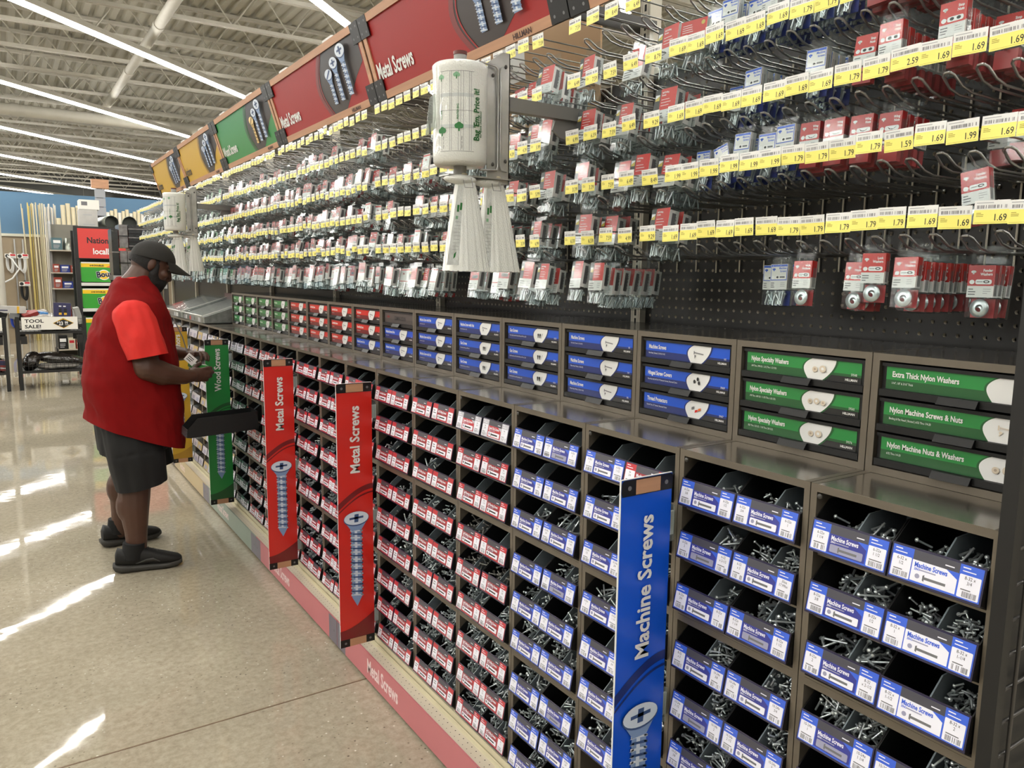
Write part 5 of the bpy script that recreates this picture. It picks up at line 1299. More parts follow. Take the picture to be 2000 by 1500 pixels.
# ------------------------------------------------------------------ header signs leaning out over the aisle
HB, HT = Vector((1.285, 0, 2.205)), Vector((1.195, 0, 2.495))
HV = (HT-HB).normalized(); HH = (HT-HB).length
def header(i, style, title, label):
    y1 = secs[i+1]; r = empty('header_sign', (1.285, y1, 2.205), label, 'header sign', 'header signs leaning over the rack')
    W = SECW-0.004; n = Vector((0, -1, 0)).cross(HV)
    m = MB(); m.obox(Vector((0, -SECW/2, 0))+HV*HH/2-n*0.004, (0, W/2, 0), HV*HH/2, n*0.004, BLACK)
    main, deep, lo = {'red': (RED_H, RED_D, SMOKE), 'green': (GREEN, GREEN_D, SMOKE), 'yellow': (YELLOW_S, YELLOW_D, SMOKE), 'blue': (BLUE, BLUE_D, BLUE_D)}[style]
    sh = Sheet(m, (0, -0.002, 0), (0, -1, 0), HV, 0.0006); H = HH
    b = 0.028
    sh.rect(0.012, b, W-0.012, H-b, main)
    def arc(x0, x1, bulge, N=14):
        return [(x0+(x1-x0)*t-bulge*math.sin(PI*t), H-b+(2*b-H)*t) for t in [q/N for q in range(N+1)]]
    k = sh.k+1; sh.k += 4
    sh.poly(arc(0.735, 0.715, 0.085)+arc(0.765, 0.745, 0.085)[::-1], deep, k+1)
    sh.poly(arc(0.755, 0.735, 0.085)+[(0.90, b), (1.08, H*0.42), (W-0.05, H*0.55), (W-0.05, H-b)], lo, k)
    sh.poly(arc(0.775, 0.755, 0.083)+arc(0.782, 0.762, 0.083)[::-1], main, k+2)
    tm = {'yellow': INK}.get(style, WHITE)
    sh.text(title, 0.05, 0.072, 0.058, tm, True, 0.70, maxw=0.45)
    mats3 = {'red': (STEEL3,)*3, 'green': (GOLD3, STEEL3, STEEL3), 'yellow': (STEEL3,)*3, 'blue': (STEEL3,)*3}[style]
    for q, (x, t, w) in enumerate(((0.815, 0.192, 0.038), (0.905, 0.222, 0.040), (1.01, 0.250, 0.046))):
        screw_art(sh, x, t, t-b-0.004, w, mats3[q], 'slot' if q == 0 else 'phillips', point=False, head=2.15)
    o = m.build('printed_panel', r)
    for z0, z1, nm in ((0, b, 'bottom_rail'), (H-b, H, 'top_rail')):
        w_ = MB(); w_.obox(Vector((0, -SECW/2, 0))+HV*((z0+z1)/2)+n*0.004, (0, W/2-0.075, 0), HV*(b/2), n*0.003, WOOD)
        if nm == 'bottom_rail':
            s2 = Sheet(w_, Vector((0, -0.002, 0))+n*0.0075, (0, -1, 0), HV, 0.0005); s2.text('HILLMAN', W*0.785, 0.006, 0.0155, mat('burnt lettering', (0.22, 0.08, 0.06), 0.5), True, 1.05)
        w_.build(nm, r)['label'] = 'pine board rail'
    for s_ in (0, 1):
        w_ = MB(); yc = -0.022 if s_ == 0 else -SECW+0.022
        w_.obox(Vector((0, yc, 0))+HV*H/2+n*0.003, (0, 0.014, 0), HV*(H/2-0.075), n*0.0025, WOOD); w_.build('side_rail', r)['label'] = 'pine side rail'
        for z0 in (0.0, H-0.075):
            c_ = MB(); y_ = -0.041 if s_ == 0 else -SECW+0.041
            c_.obox(Vector((0, y_, 0))+HV*(z0+0.0375)+n*0.0062, (0, 0.0385, 0), HV*0.0372, n*0.002, BLACK)
            s3 = Sheet(c_, Vector((0, y_, 0))+HV*(z0+0.0375)+n*0.0083, (0, -1, 0), HV, 0.0005)
            for bx, bz in ((-0.02, -0.02), (0.02, -0.02), (-0.02, 0.02), (0.02, 0.02)): s3.ell(bx, bz, 0.0045, 0.0045, INKGREY, 1, n=10)
            c_.build('corner_plate', r)
    w_ = MB()
    for yy in (-0.3, -0.9):
        w_.obox(Vector((0, yy, 0))+HV*(H+0.004), (0, 0.05, 0), HV*0.004, n*0.006, WHITE)
    w_.build('top_clip', r)
    for yy in (-0.025, -SECW+0.025):
        w_ = MB(); w_.obox((0.135, yy, 0.02), (0.135, 0, 0), (0, 0.004, 0), (0, 0, 0.012), DARKSTEEL); w_.build('support_arm', r)
header(0, 'blue', MS, 'blue header sign nearest the camera, only its corner in view at the top')
header(1, 'red', 'Metal Screws', 'largest red Metal Screws header sign, behind the bag roll dispenser')
header(2, 'red', 'Metal Screws', 'smaller red Metal Screws header sign beside the green one')
header(3, 'green', 'Wood Screws', 'green Wood Screws header sign with gold and steel screws')
header(4, 'yellow', 'Anchors', 'yellow Anchors header sign next to the green one')
header(5, 'yellow', 'Anchors', 'yellow Anchors header sign at the far end of the row')

# ------------------------------------------------------------------ upright blade signs standing out from the cabinets
def blade(c, style, title, label, head='phillips'):
    y = Y0+CW*c-0.001; x0, x1, z0, z1 = 0.972, 1.108, 0.152, 1.15
    r = empty('blade_sign', ((x0+x1)/2, y, z0), label, 'blade sign', 'blade signs between the bin columns')
    W, H = x1-x0, z1-z0
    main, deep = {'red': (RED_B, RED_D), 'green': (GREEN, GREEN_D), 'yellow': (YELLOW_S, YELLOW_D), 'blue': (BLUE, BLUE_D)}[style]
    m = MB(); m.box(-W/2, W/2, -0.0015, 0.0025, 0, H, WHITE)
    sh = Sheet(m, (-W/2, -0.0015, 0), (1, 0, 0), (0, 0, 1), 0.0004)
    sh.rect(0.0012, 0, W, H-0.0012, main)
    k = sh.k+1; sh.k += 3
    N = 14
    low = [(W*t, 0.385+0.055*math.sin(PI*0.5*t)+0.0) for t in [q/N for q in range(N+1)]]
    sh.poly([(W*t, 0.52*H+H*0.065*math.sin(PI/2*t)) for t in [q/N for q in range(N+1)]]+[(W, 0.16*H)]+[(W*(1-t), 0.16*H-0.07*H*math.sin(PI/2*t)) for t in [q/N for q in range(N+1)]], main, k)
    sh.poly([(W*t, 0.555*H+H*0.065*math.sin(PI/2*t)) for t in [q/N for q in range(N+1)]]+[(W*(1-t), 0.53*H+H*0.07*math.cos(PI/2*t)) for t in [q/N for q in range(N+1)]], deep, k+1)
    sh.poly([(W*t, 0.523*H+H*0.068*math.sin(PI/2*t)) for t in [q/N for q in range(N+1)]]+[(W*(1-t), 0.517*H+H*0.068*math.cos(PI/2*t)) for t in [q/N for q in range(N+1)]], deep, k+2)
    sh.poly([(0.0012, 0.028), (W, 0.028), (W, 0.12*H)]+[(W*(1-t), 0.12*H-0.055*H*math.sin(PI/2*t)) for t in [q/N for q in range(1, N+1)]], deep, k+1)
    sh.rect(0, 0, W, 0.03, BLACK); sh.poly([(0.0012, H-0.034), (W, H-0.034)]+rounded(0, H-0.034, W, H-0.0012, 0.008, 4)[6:18], BLACK)
    k = sh.k+1; sh.k += 2
    for zc in (0.015, H-0.018):
        sh.rect(W*0.27, zc-0.0145, W*0.75, zc+0.0145, WOOD, k)
        for xx in (W*0.15, W*0.87): sh.ell(xx, zc, 0.0048, 0.0048, INKGREY, k, n=12)
    sh.text(title, W*0.62, H*(0.945-0.0232*len(title)), 0.037, WHITE, True, 0.92, rot=PI/2, maxw=H*0.0232*len(title))
    screw_art(sh, W*0.5, 0.505*H, 0.35, 0.047, STEEL3, head, head=2.1)
    m.build('printed_board', r)
    for z in (0.06, 0.45, 0.85):
        b = MB(); b.box(W/2-0.002, W/2+0.016, 0.002, 0.010, z, z+0.075, CLEARBOX); b.box(W/2+0.002, W/2+0.022, 0.010, 0.016, z+0.01, z+0.06, WHITE); b.build('mounting_clip', r)
blade(2, 'blue', MS, 'blue Machine Screws blade sign standing between the near bin columns')
blade(7, 'red', 'Metal Screws', 'taller-looking red Metal Screws blade sign, nearer of the two red ones')
blade(10, 'red', 'Metal Screws', 'red Metal Screws blade sign farther off, beside the green one')
blade(14, 'green', 'Wood Screws', 'green Wood Screws blade sign in front of the person', 'none')
blade(18, 'yellow', 'Anchors', 'yellow blade sign just behind the person')

# ------------------------------------------------------------------ bag dispensers on arms
GALV = mat('galvanised sheet', (0.70, 0.70, 0.685), 0.36, metal=0.65, noise=0.12, scale=18)
ARMGREY = mat('grey powder coat', (0.44, 0.435, 0.42), 0.45, noise=0.05, scale=9)
BAGM = bpy.data.materials.new('milky bag film'); BAGM.use_nodes = True
_b = BAGM.node_tree.nodes['Principled BSDF']
_b.inputs['Base Color'].default_value = (*lin((0.88, 0.885, 0.86)), 1); _b.inputs['Roughness'].default_value = 0.28
_b.inputs['Transmission Weight'].default_value = 0.0; _b.inputs['Subsurface Weight'].default_value = 0.0; _b.inputs['Coat Weight'].default_value = 0.5
_tn = BAGM.node_tree.nodes.new('ShaderNodeTexNoise'); _tn.inputs['Scale'].default_value = 55; _bp = BAGM.node_tree.nodes.new('ShaderNodeBump'); _bp.inputs['Strength'].default_value = 0.35; _bp.inputs['Distance'].default_value = 0.01
BAGM.node_tree.links.new(_tn.outputs['Fac'], _bp.inputs['Height']); BAGM.node_tree.links.new(_bp.outputs['Normal'], _b.inputs['Normal'])
BAGPRINT = mat('green bag print', (0.16, 0.45, 0.22), 0.4)
BAGPALE = mat('pale green bag print', (0.50, 0.68, 0.54), 0.4)
def dispenser(y, label, near):
    r = empty('bag_dispenser', (1.52, y, 1.96), label, 'bag dispenser', 'plastic bag dispensers on the rack arms')
    cx, cz, dx = 0.951-1.52, 1.918-1.96, -1.52
    m = MB(); m.prism([(1.075+dx, -0.016), (1.5365+dx, -0.016), (1.5365+dx, 0.014), (1.075+dx, 0.018)], -0.012, 0.012, ARMGREY); m.build('arm', r)
    m = MB(); P = [(1.235+dx, -0.016), (1.225+dx, -0.045)]+[(1.235+dx+0.3*t, -0.06-0.16*t**1.6) for t in (0.05, 0.15, 0.3, 0.5, 0.75, 1.0)]+[(1.5365+dx, -0.22), (1.5365+dx, -0.016)]
    m.prism(P, -0.003, 0.003, ARMGREY); m.build('gusset', r)
    m = MB(); m.prism([(1.018+dx, -0.195), (1.083+dx, -0.195), (1.083+dx, 0.118), (1.062+dx, 0.118), (1.018+dx, 0.088)], -0.016, -0.013, GALV)
    m.prism([(1.0805+dx, -0.195), (1.083+dx, -0.195), (1.083+dx, 0.118), (1.0805+dx, 0.118)], -0.016, 0.02, GALV)
    for bx, bz in ((1.033, 0.06), (1.07, 0.085), (1.034, -0.15), (1.071, -0.14)): m.ellipsoid((bx+dx, -0.0175, bz), (0.004, 0.003, 0.005), DARKSTEEL, nu=10, nv=6)
    m.build('mounting_plate', r)
    m = MB()
    m.tube([(0.985+dx, -0.03, 0.082), (1.035+dx, -0.024, 0.080), (1.043+dx, -0.022, 0.074), (1.046+dx, -0.021, 0.0), (1.046+dx, -0.021, -0.155), (1.042+dx, -0.022, -0.164), (0.99+dx, -0.028, -0.168)], 0.0026, GALV, n=7)
    m.tube([(1.056+dx, -0.020, 0.080), (1.0535+dx, -0.020, 0.07), (1.053+dx, -0.020, -0.15), (1.057+dx, -0.020, -0.162), (1.075+dx, -0.019, -0.165)], 0.0022, GALV, n=6)
    m.build('wire_frame', r)
    m = MB(); m.lathe([(0.0155, -0.15), (0.0155, 0.145)], (cx, 0, cz), mat('grey core tube', (0.60, 0.595, 0.58), 0.5, noise=0.05, scale=20), n=20); m.lathe([(0.0165, 0.139), (0.0165, 0.147)], (cx, 0, cz), mat('dark red cap', (0.36, 0.16, 0.14), 0.5), n=20)
    m.build('core', r)
    # the roll: a little uneven, printed all round
    R = 0.0655; H2 = 0.112
    m = MB(); m.lathe([(0.016, -H2-0.006), (R*0.9, -H2-0.006), (R*0.985, -H2+0.002), (R, -H2+0.02), (R*0.995, -0.03), (R*1.004, 0.0), (R, H2-0.02), (R*1.02, H2-0.012), (R*1.02, H2-0.002), (R*0.95, H2+0.003), (0.016, H2+0.004)], (cx, 0, cz), BAGM, n=48, caps=False)
    def wrap(x, yv, e):
        a = x/R-0.52; rr = R*1.006+e
        return V(cx+rr*math.sin(a), -rr*math.cos(a), cz+yv)
    sh = Sheet(m, (0, 0, 0), (1, 0, 0), (0, 0, 1), 0.0003, wrap)
    a_ = -0.33
    def frame_line(x0, z0, x1, z1, t, mm):
        if abs(x1-x0) < 1e-6: sh.rect(x0-t, z0, x0+t, z1, mm, 1)
        else:
            nn = 10
            for q in range(nn): sh.rect(x0+(x1-x0)*q/nn, z0-t, x0+(x1-x0)*(q+1)/nn, z0+t, mm, 1)
    for xx in (-0.055, -0.046, -0.024, -0.020, -0.004, 0.002, 0.008, 0.022, 0.027): frame_line(xx, -0.09, xx, 0.088, 0.00035, INKGREY)
    for zz in (-0.092, 0.088, 0.0): frame_line(-0.05, zz, 0.034, zz, 0.0004, INKGREY)
    for zz in (0.035, -0.035): frame_line(-0.05, zz, 0.034, zz, 0.004, mat('print grey band', (0.76, 0.78, 0.77), 0.4))
    for xx, zz in ((-0.047, 0.075), (-0.008, 0.079), (-0.044, -0.045), (-0.002, -0.035)):
        s_ = 0.006 if zz > 0 else 0.008
        for q in (-1, 0, 1): sh.ell(xx+q*s_*0.6, zz+(0.4*s_ if q == 0 else 0), s_*0.75, s_*0.75, BAGPALE if zz > 0 else BAGPRINT, 2, n=10)
        sh.rect(xx-s_*0.2, zz-s_*1.5, xx+s_*0.2, zz, BAGPRINT, 2)
    sh.k = 3
    sh.text('CUT HERE', -0.044, -0.02, 0.0036, BAGPRINT, True, 0.9, rot=PI/2); sh.text('PRINTED BAG', -0.003, -0.02, 0.0045, BAGPRINT, True, 0.9, rot=PI/2)
    sh.text('PART NO. 99981', -0.038, -0.086, 0.0032, INK, False, 0.9, rot=PI/2); sh.text('PART NO. 99981', 0.006, -0.086, 0.0032, INK, False, 0.9, rot=PI/2)
    sh.text("Bag 'Em, Price it!", 0.047, -0.066, 0.0155, mat('deep green bag lettering', (0.08, 0.36, 0.15), 0.4), True, 0.82, rot=PI/2, maxw=0.130)
    sh.text('for quick checkout!', 0.0545, -0.058, 0.0062, mat('deep green bag lettering', (0.08, 0.36, 0.15)), True, 0.9, rot=PI/2)
    m.build('bag_roll', r)['label'] = 'milky roll of bags with green print'
    if near:
        m = MB(); m.loft([[(cx-R*0.7, 0.01, cz+0.06), (cx-R*0.9, 0.0, cz-0.03), (cx-R*0.9, 0.004, cz-0.03), (cx-R*0.7, 0.014, cz+0.06)], [(cx-R*1.25, 0.0, cz+0.03), (cx-R*1.5, -0.01, cz-0.06), (cx-R*1.5, -0.009, cz-0.06), (cx-R*1.25, 0.001, cz+0.031)]], clear_mat('loose bag film', (0.9, 0.92, 0.9), 0.35, 0.2, 0.3)); m.build('loose_end', r)
    m = MB(); m.prism([(0.905+dx, -0.186), (1.083+dx, -0.186), (1.083+dx, -0.183), (0.905+dx, -0.183)], -0.028, 0.022, GALV)
    for bx in (0.955, 1.052): m.lathe([(0.012, -0.183), (0.013, -0.180), (0.012, -0.177)], (bx+dx, -0.005, 0), RAILY, n=16); m.tube([(bx+dx, -0.005, -0.18), (bx+dx, -0.006, -0.163)], 0.002, WHITE, n=6)
    m.build('bag_shelf', r)
    # two hanging bunches of bags that fan out downwards, pleated edge towards the end
    for j, (xt, xb0, xb1, yb) in enumerate(((0.955, 0.898, 1.012, -0.012), (1.045, 0.995, 1.112, 0.004))):
        m = MB(); rings = []; N = 72; rr = random.Random(j+4)
        ph = [rr.uniform(-1, 1) for _ in range(N)]
        for q in range(12):
            t = q/11; z = -0.19-0.222*t
            sp = 0.32+0.68*t**0.85
            x0 = xt+(xb0-xt)*sp; x1 = xt+0.012+(xb1-xt-0.012)*sp; yd = 0.014+0.030*t
            ring = []
            for k in range(N):
                a = 2*PI*k/N; ca, sa = math.cos(a), math.sin(a)
                x = (x0+x1)/2+(x1-x0)/2*math.copysign(abs(ca)**0.7, ca); yy = yb+yd*math.copysign(abs(sa)**0.7, sa)-0.012*t
                if ca > -0.45: yy -= 0.0022*(0.3+t)*math.cos(k*2.2)+0.0012*ph[k]*(0.3+t)
                ring.append((x+dx, yy, z+0.004*t*ph[k]*0.4))
            rings.append(ring)
        m.loft(rings, BAGM)
        m.ellipsoid((xt-0.012+dx, yb-0.004, -0.193), (0.045, 0.022, 0.012), BAGM, nu=18, nv=8)
        b = m.build('hanging_bags', r)
        m = MB(); sh = Sheet(m, (xt-0.026+dx, yb-0.020, -0.2), (1, 0.25, 0), (0.20 if j == 0 else 0.14, 0.165, 1), 0.0006)
        w0, w1 = 0.017, 0.027
        sh.poly([(0.0, -0.01), (w0, -0.01), (w1, -0.205), (-0.012, -0.205)], mat('glossy bag face', (0.86, 0.875, 0.86), 0.16, spec=0.8, noise=0.12, scale=60, bump=0.6))
        k = sh.k+1
        sh.rect(0.003, -0.075, 0.010, -0.058, BAGPRINT, k); sh.rect(0.012, -0.07, 0.019, -0.052, BAGPRINT, k); sh.rect(0.001, -0.093, 0.009, -0.085, BAGPALE, k)
        for q in range(9): sh.rect(0.0, -0.10-0.0085*q, 0.020, -0.0995-0.0085*q, INKGREY, k)
        if j == 0: sh.poly([(0.006, -0.19), (0.012, -0.185), (0.014, -0.172), (0.007, -0.178)], BAGPRINT, k)
        m.build('printed_face', b)
        m = MB(); m.tube([(xt-0.014+dx, yb-0.022, -0.193), (xt-0.015+dx, yb-0.032, -0.214), (xt+0.006+dx, yb-0.034, -0.214), (xt+0.008+dx, yb-0.022, -0.190)], 0.0012, ZINC, n=5); m.build('wicket', b)
dispenser(secs[1], 'plastic bag roll dispenser on a grey arm between the near pegboard bays', True)
dispenser(secs[4], 'bag roll dispenser far along the rack, above the person\'s cap', False)

# ------------------------------------------------------------------ the pulled-out bin, and clear display boxes on the counter
t_ = empty('screw_bin', (0.752, Y0+CW*12+0.0135, 0.692), 'black bin pulled out of the rack, jutting in front of the green blade sign', 'parts bin', 'black bins of loose screws')
t_.rotation_euler = (0, -0.045, 0)
m = MB(); tt = 0.002; S2 = [(0.02, 0.0), (-0.004, 0.004), (0.002, 0.045), (0.055, 0.098), (0.36, 0.098), (0.36, 0.0)]
m.prism(S2, 0, tt, BLACK); m.prism(S2, BW-tt, BW, BLACK); m.prism([(0.01, 0), (0.36, 0), (0.36, tt), (0.01, tt)], tt, BW-tt, BLACK); m.prism([(0.358, 0), (0.36, 0), (0.36, 0.098), (0.358, 0.098)], tt, BW-tt, BLACK)
m.prism([(-0.004, 0.004), (0.0, 0.003), (0.004, 0.045), (0.001, 0.045)], tt, BW-tt, BLACK); m.build('trough', t_)
m = MB(); m.prism([(-0.007, 0.004), (-0.005, 0.004), (0.002, 0.047), (0.000, 0.047)], 0.002, BW-0.002, LABELCLEAR); m.build('label_strip', t_)
PAPER = mat('grey printed sheets', (0.60, 0.585, 0.565), 0.4, noise=0.25, scale=35)
for q, (y0, y1, lab) in enumerate(((5.46, 6.15, 'clear sloped display case on the counter beside the green drawer cabinet'), (6.20, 7.0, 'clear sloped display case of sheets on the counter behind the person\'s face'))):
    r = empty('display_case', (1.13, y0, ZTOP), lab, 'display case')
    W = y1-y0
    prof = [(-0.015, 0.004), (-0.015, 0.055), (0.32, 0.16), (0.32, 0.004)]
    m = MB(); k = MB()
    m.add([(a, 0, b) for a, b in prof]+[(a, W, b) for a, b in prof], [(0,1,2,3), (7,6,5,4), (0,4,5,1), (1,5,6,2)], CLEARBOX); m.build('clear_cover', r)
    k.prism([(0.0, 0.006), (0.0, 0.045), (0.31, 0.145), (0.31, 0.006)], 0.012, W-0.012, PAPER); k.build('stack_of_sheets', r)
    k = MB(); k.tube([(-0.016, 0, 0.055), (-0.016, W, 0.055)], 0.004, mat('bright acrylic edge', (0.9, 0.9, 0.88), 0.2), n=6); k.build('front_edge', r)
    k = MB(); k.tube([(-0.016, 0.002, 0.055), (0.32, 0.002, 0.16)], 0.003, mat('bright acrylic edge', (0.9, 0.9, 0.88)), n=6); k.build('side_edge', r)
    k = MB(); rr = random.Random(q)
    for z in range(6): yy = 0.05+rr.random()*(W-0.15); k.box(-0.0165, -0.0155, yy, yy+0.05, 0.012, 0.04, rr.choice([WHITE, PACKRED, INKGREY, INKPALE]))
    k.build('small_label', r)
# clear pouches standing between the cases and the drawers
for q, (y, lab, mm) in enumerate(((5.40, 'grey box standing behind the display case by the green drawers', mat('slate carton', (0.33, 0.32, 0.31), 0.5, noise=0.1, scale=8)), (6.05, 'dark maroon box standing behind the clear display cases', mat('maroon carton', (0.30, 0.17, 0.17), 0.5, noise=0.1, scale=8)))):
    m = MB(); m.box(0, 0.10, 0, 0.24, 0, 0.19, mm); o = m.build('carton', None, (1.455, y, ZTOP)); tag(o, lab, 'carton')

# a price tag clipped on the black grid
m = MB(); m.box(-0.026, 0.026, -0.001, 0.0, -0.02, 0.02, WHITE); sh = Sheet(m, (-0.026, -0.001, -0.02), (1, 0, 0), (0, 0, 1), 0.0003); sh.rect(0, 0, 0.052, 0.024, YELLOW); sh.bars(0.004, 0.027, 0.048, 0.034, INKGREY, 20, 3); sh.text('1.79', 0.049, 0.005, 0.011, INK, False, 0.8, 'r')
o = m.build('price_tag', None, (1.243, 0.4515, 0.955)); tag(o, 'yellow and white price tag clipped on the black wire grid', 'price tag')

# ------------------------------------------------------------------ background: sale tables, end display, pipes and hoses
BLK = mat('black table frame', (0.085, 0.082, 0.078), 0.5, noise=0.1, scale=20)
SIGNW = mat('white sign card', (0.90, 0.89, 0.86), 0.5)
def sale_table(x0, x1, y0, y1, label, seed):
    r = empty('sale_table', ((x0+x1)/2, (y0+y1)/2, 0), label, 'wire table', 'black wire sale tables')
    cx, cy = (x0+x1)/2, (y0+y1)/2; hx, hy = (x1-x0)/2, (y1-y0)/2
    for sx in (-1, 1):
        for sy in (-1, 1):
            m = MB(); m.box(sx*hx-0.022, sx*hx+0.022, sy*hy-0.022, sy*hy+0.022, 0, 0.95, BLK); m.build('leg', r)
            m = MB(); m.box(sx*hx-sx*0.06-0.035, sx*hx-sx*0.06+0.035, sy*hy-0.02, sy*hy+0.02, 0.60, 0.70, BLK); m.build('bracket', r)
    for z, nm in ((0.26, 'lower_tray'), (0.77, 'upper_tray')):
        m = MB()
        m.box(-hx, hx, -hy, hy, z-0.035, z-0.03, BLK)
        for a, b, c, d in ((-hx, hx, -hy-0.012, -hy+0.012), (-hx, hx, hy-0.012, hy+0.012), (-hx-0.012, -hx+0.012, -hy, hy), (hx-0.012, hx+0.012, -hy, hy)): m.box(a, b, c, d, z-0.045, z-0.012, BLK)
        m.build(nm+'_frame', r)
        m = MB(); t = -hx
        while t <= hx: m.box(t-0.002, t+0.002, -hy-0.002, -hy+0.002, z-0.03, z+0.15, BLK); t += 0.045
        for zz in (0.05, 0.1, 0.15): m.box(-hx, hx, -hy-0.002, -hy+0.002, z+zz-0.002, z+zz+0.002, BLK)
        m.build('wire_basket', r)
    return r, cx, cy, hx, hy
t1 = sale_table(0.145, 0.90, 11.76, 12.45, 'black wire sale table with the Tool Sale sign', 1)
t2 = sale_table(-0.75, 0.005, 11.72, 12.40, 'black wire sale table cut off by the left edge of the photo', 2)
for (x0, x1, lab, full) in ((0.19, 0.82, 'white Tool Sale price sign on the front of the black wire table', True), (-0.62, -0.02, 'white sign at the left edge on the other wire table', False)):
    r = MB(); y = 11.70 if full else 11.66; W = x1-x0; z0 = 0.782; Hh = 0.165
    r.box(x0, x1, y, y+0.004, z0, z0+Hh, SIGNW)
    sh = Sheet(r, (x0, y, z0), (1, 0, 0), (0, 0, 1), 0.0006)
    sh.text('TOOL', W*0.055, Hh*0.57, Hh*0.27, INK, True, 1.25, maxw=W*0.42); sh.text('SALE!', W*0.055, Hh*0.14, Hh*0.27, INK, True, 1.25, maxw=W*0.42)
    sh.poly([(W*0.55, Hh*0.5), (W*0.74, Hh*0.08), (W*0.93, Hh*0.5), (W*0.74, Hh*0.90)], YELLOW_S); sh.poly([(W*0.565, Hh*0.5), (W*0.74, Hh*0.13), (W*0.915, Hh*0.5), (W*0.74, Hh*0.80)], INK)
    sh.text('$', W*0.625, Hh*0.52, Hh*0.14, WHITE, True, 0.8); sh.text('23', W*0.655, Hh*0.34, Hh*0.30, WHITE, True, 0.75); sh.text('99', W*0.765, Hh*0.42, Hh*0.22, WHITE, True, 0.75); sh.rect(W*0.77, Hh*0.34, W*0.84, Hh*0.37, WHITE)
    tag(r.build('price_sign'), lab, 'sale sign')
# goods heaped on the tables
def boxy(name, c, size, rot, mt, label, cat, extra=None):
    m = MB(); sx, sy, sz = [s/2 for s in size]; m.box(-sx, sx, -sy, sy, -sz, sz, mt)
    if extra:
        sh = Sheet(m, (-sx, -sy, -sz), (1, 0, 0), (0, 0, 1), 0.001); extra(sh, size[0], size[2])
    o = m.build(name, None, c); o.rotation_euler = rot; tag(o, label, cat); return o
NAVYB = mat('navy carton', (0.17, 0.17, 0.32), 0.4, coat=0.3); GREYB = mat('pale carton', (0.72, 0.71, 0.69), 0.5, noise=0.06, scale=12)
def navy_art(sh, w, h):
    sh.rect(w*0.3, h*0.72, w*0.45, h*0.8, LOGO); sh.rect(w*0.55, h*0.72, w*0.7, h*0.8, LOGO)
    for x in (0.3, 0.6): sh.rect(w*x, h*0.12, w*(x+0.16), h*0.28, PACKYEL); sh.rect(w*x, h*0.3, w*(x+0.16), h*0.6, INK)
boxy('tool_carton', (0.665, 11.95, 1.03), (0.20, 0.10, 0.18), (0, 0.05, 0), NAVYB, 'navy tool carton standing up behind the Tool Sale sign', 'carton', navy_art)
boxy('tool_carton', (0.08, 12.05, 1.035), (0.34, 0.12, 0.09), (0, 0.05, 0.15), GREYB, 'long pale carton lying across the gap between the sale tables', 'carton', lambda sh, w, h: (sh.rect(w*0.1, h*0.3, w*0.4, h*0.45, NAVYB), sh.rect(w*0.7, 0, w*0.78, h, PACKYEL)))
boxy('tool_carton', (0.30, 12.0, 0.965), (0.17, 0.12, 0.06), (0.2, -0.35, 0.2), mat('dull red carton', (0.52, 0.16, 0.15), 0.45), 'small dull red carton tilted on the sale table heap', 'carton')
boxy('tool_carton', (0.44, 12.0, 0.965), (0.09, 0.10, 0.07), (0.1, 0.1, 0.4), mat('sky blue carton', (0.30, 0.55, 0.80), 0.45), 'small sky blue carton behind the Tool Sale sign', 'carton')
boxy('tool_carton', (-0.05, 12.0, 0.95), (0.16, 0.10, 0.13), (0.1, 0.35, 0.1), BLACK, 'black tool carton tilted on the table at the left edge', 'carton')
boxy('tool_carton', (0.21, 12.2, 0.94), (0.20, 0.2, 0.13), (0.1, 0.3, 0.6), DARKSTEEL, 'dark tool carton at the left end of the sale table heap', 'carton')
boxy('tool_carton', (0.86, 12.1, 0.945), (0.06, 0.3, 0.22), (0, -0.25, 0), mat('pale grey carton', (0.60, 0.60, 0.58), 0.4), 'grey clear-wrapped carton at the right end of the sale table', 'carton')
BAGW = mat('crumpled clear wrap', (0.58, 0.56, 0.53), 0.14, spec=0.9, noise=0.45, scale=14, bump=0.9)
BAGD = mat('crumpled dark wrap', (0.17, 0.15, 0.135), 0.16, spec=0.9, noise=0.7, scale=11, bump=0.9)
def wrapped(c, r, rot, mt, label, seed):
    m = MB(); rr = random.Random(seed); nu, nv = 20, 12; R = Matrix.Rotation(rot[0], 3, 'X') @ Matrix.Rotation(rot[1], 3, 'Y') @ Matrix.Rotation(rot[2], 3, 'Z')
    m.ellipsoid((0, 0, 0), r, mt, R, nu, nv)
    m.v = [tuple(Vector(p)*(1+rr.uniform(-0.10, 0.10))) for p in m.v]
    o = m.build('wrapped_tool', None, c); tag(o, label, 'wrapped tool'); return o
wrapped((0.52, 12.05, 0.86), (0.30, 0.22, 0.12), (0, 0.1, 0), BAGW, 'clear-wrapped tools heaped in the middle of the sale table', 1)
wrapped((0.42, 12.15, 0.93), (0.13, 0.12, 0.09), (0, -0.3, 0.5), BAGW, 'clear-wrapped bundle on top of the sale table heap', 2)
wrapped((0.60, 12.0, 0.375), (0.30, 0.16, 0.075), (0, 0.16, 0), BAGD, 'dark plastic-wrapped bundle on the lower tray of the Tool Sale table', 3)
wrapped((0.27, 11.98, 0.355), (0.10, 0.16, 0.13), (0, 0.5, 0), BAGD, 'dark wrapped bag slumped at the left end of the lower tray', 4)
wrapped((0.58, 11.98, 0.28), (0.26, 0.15, 0.05), (0, 0, 0), BAGW, 'flat clear-wrapped pack at the bottom of the lower tray', 5)
wrapped((-0.2, 12.0, 0.33), (0.2, 0.18, 0.12), (0, 0.2, 0), BAGD, 'dark wrapped heap on the lower tray at the left edge', 6)
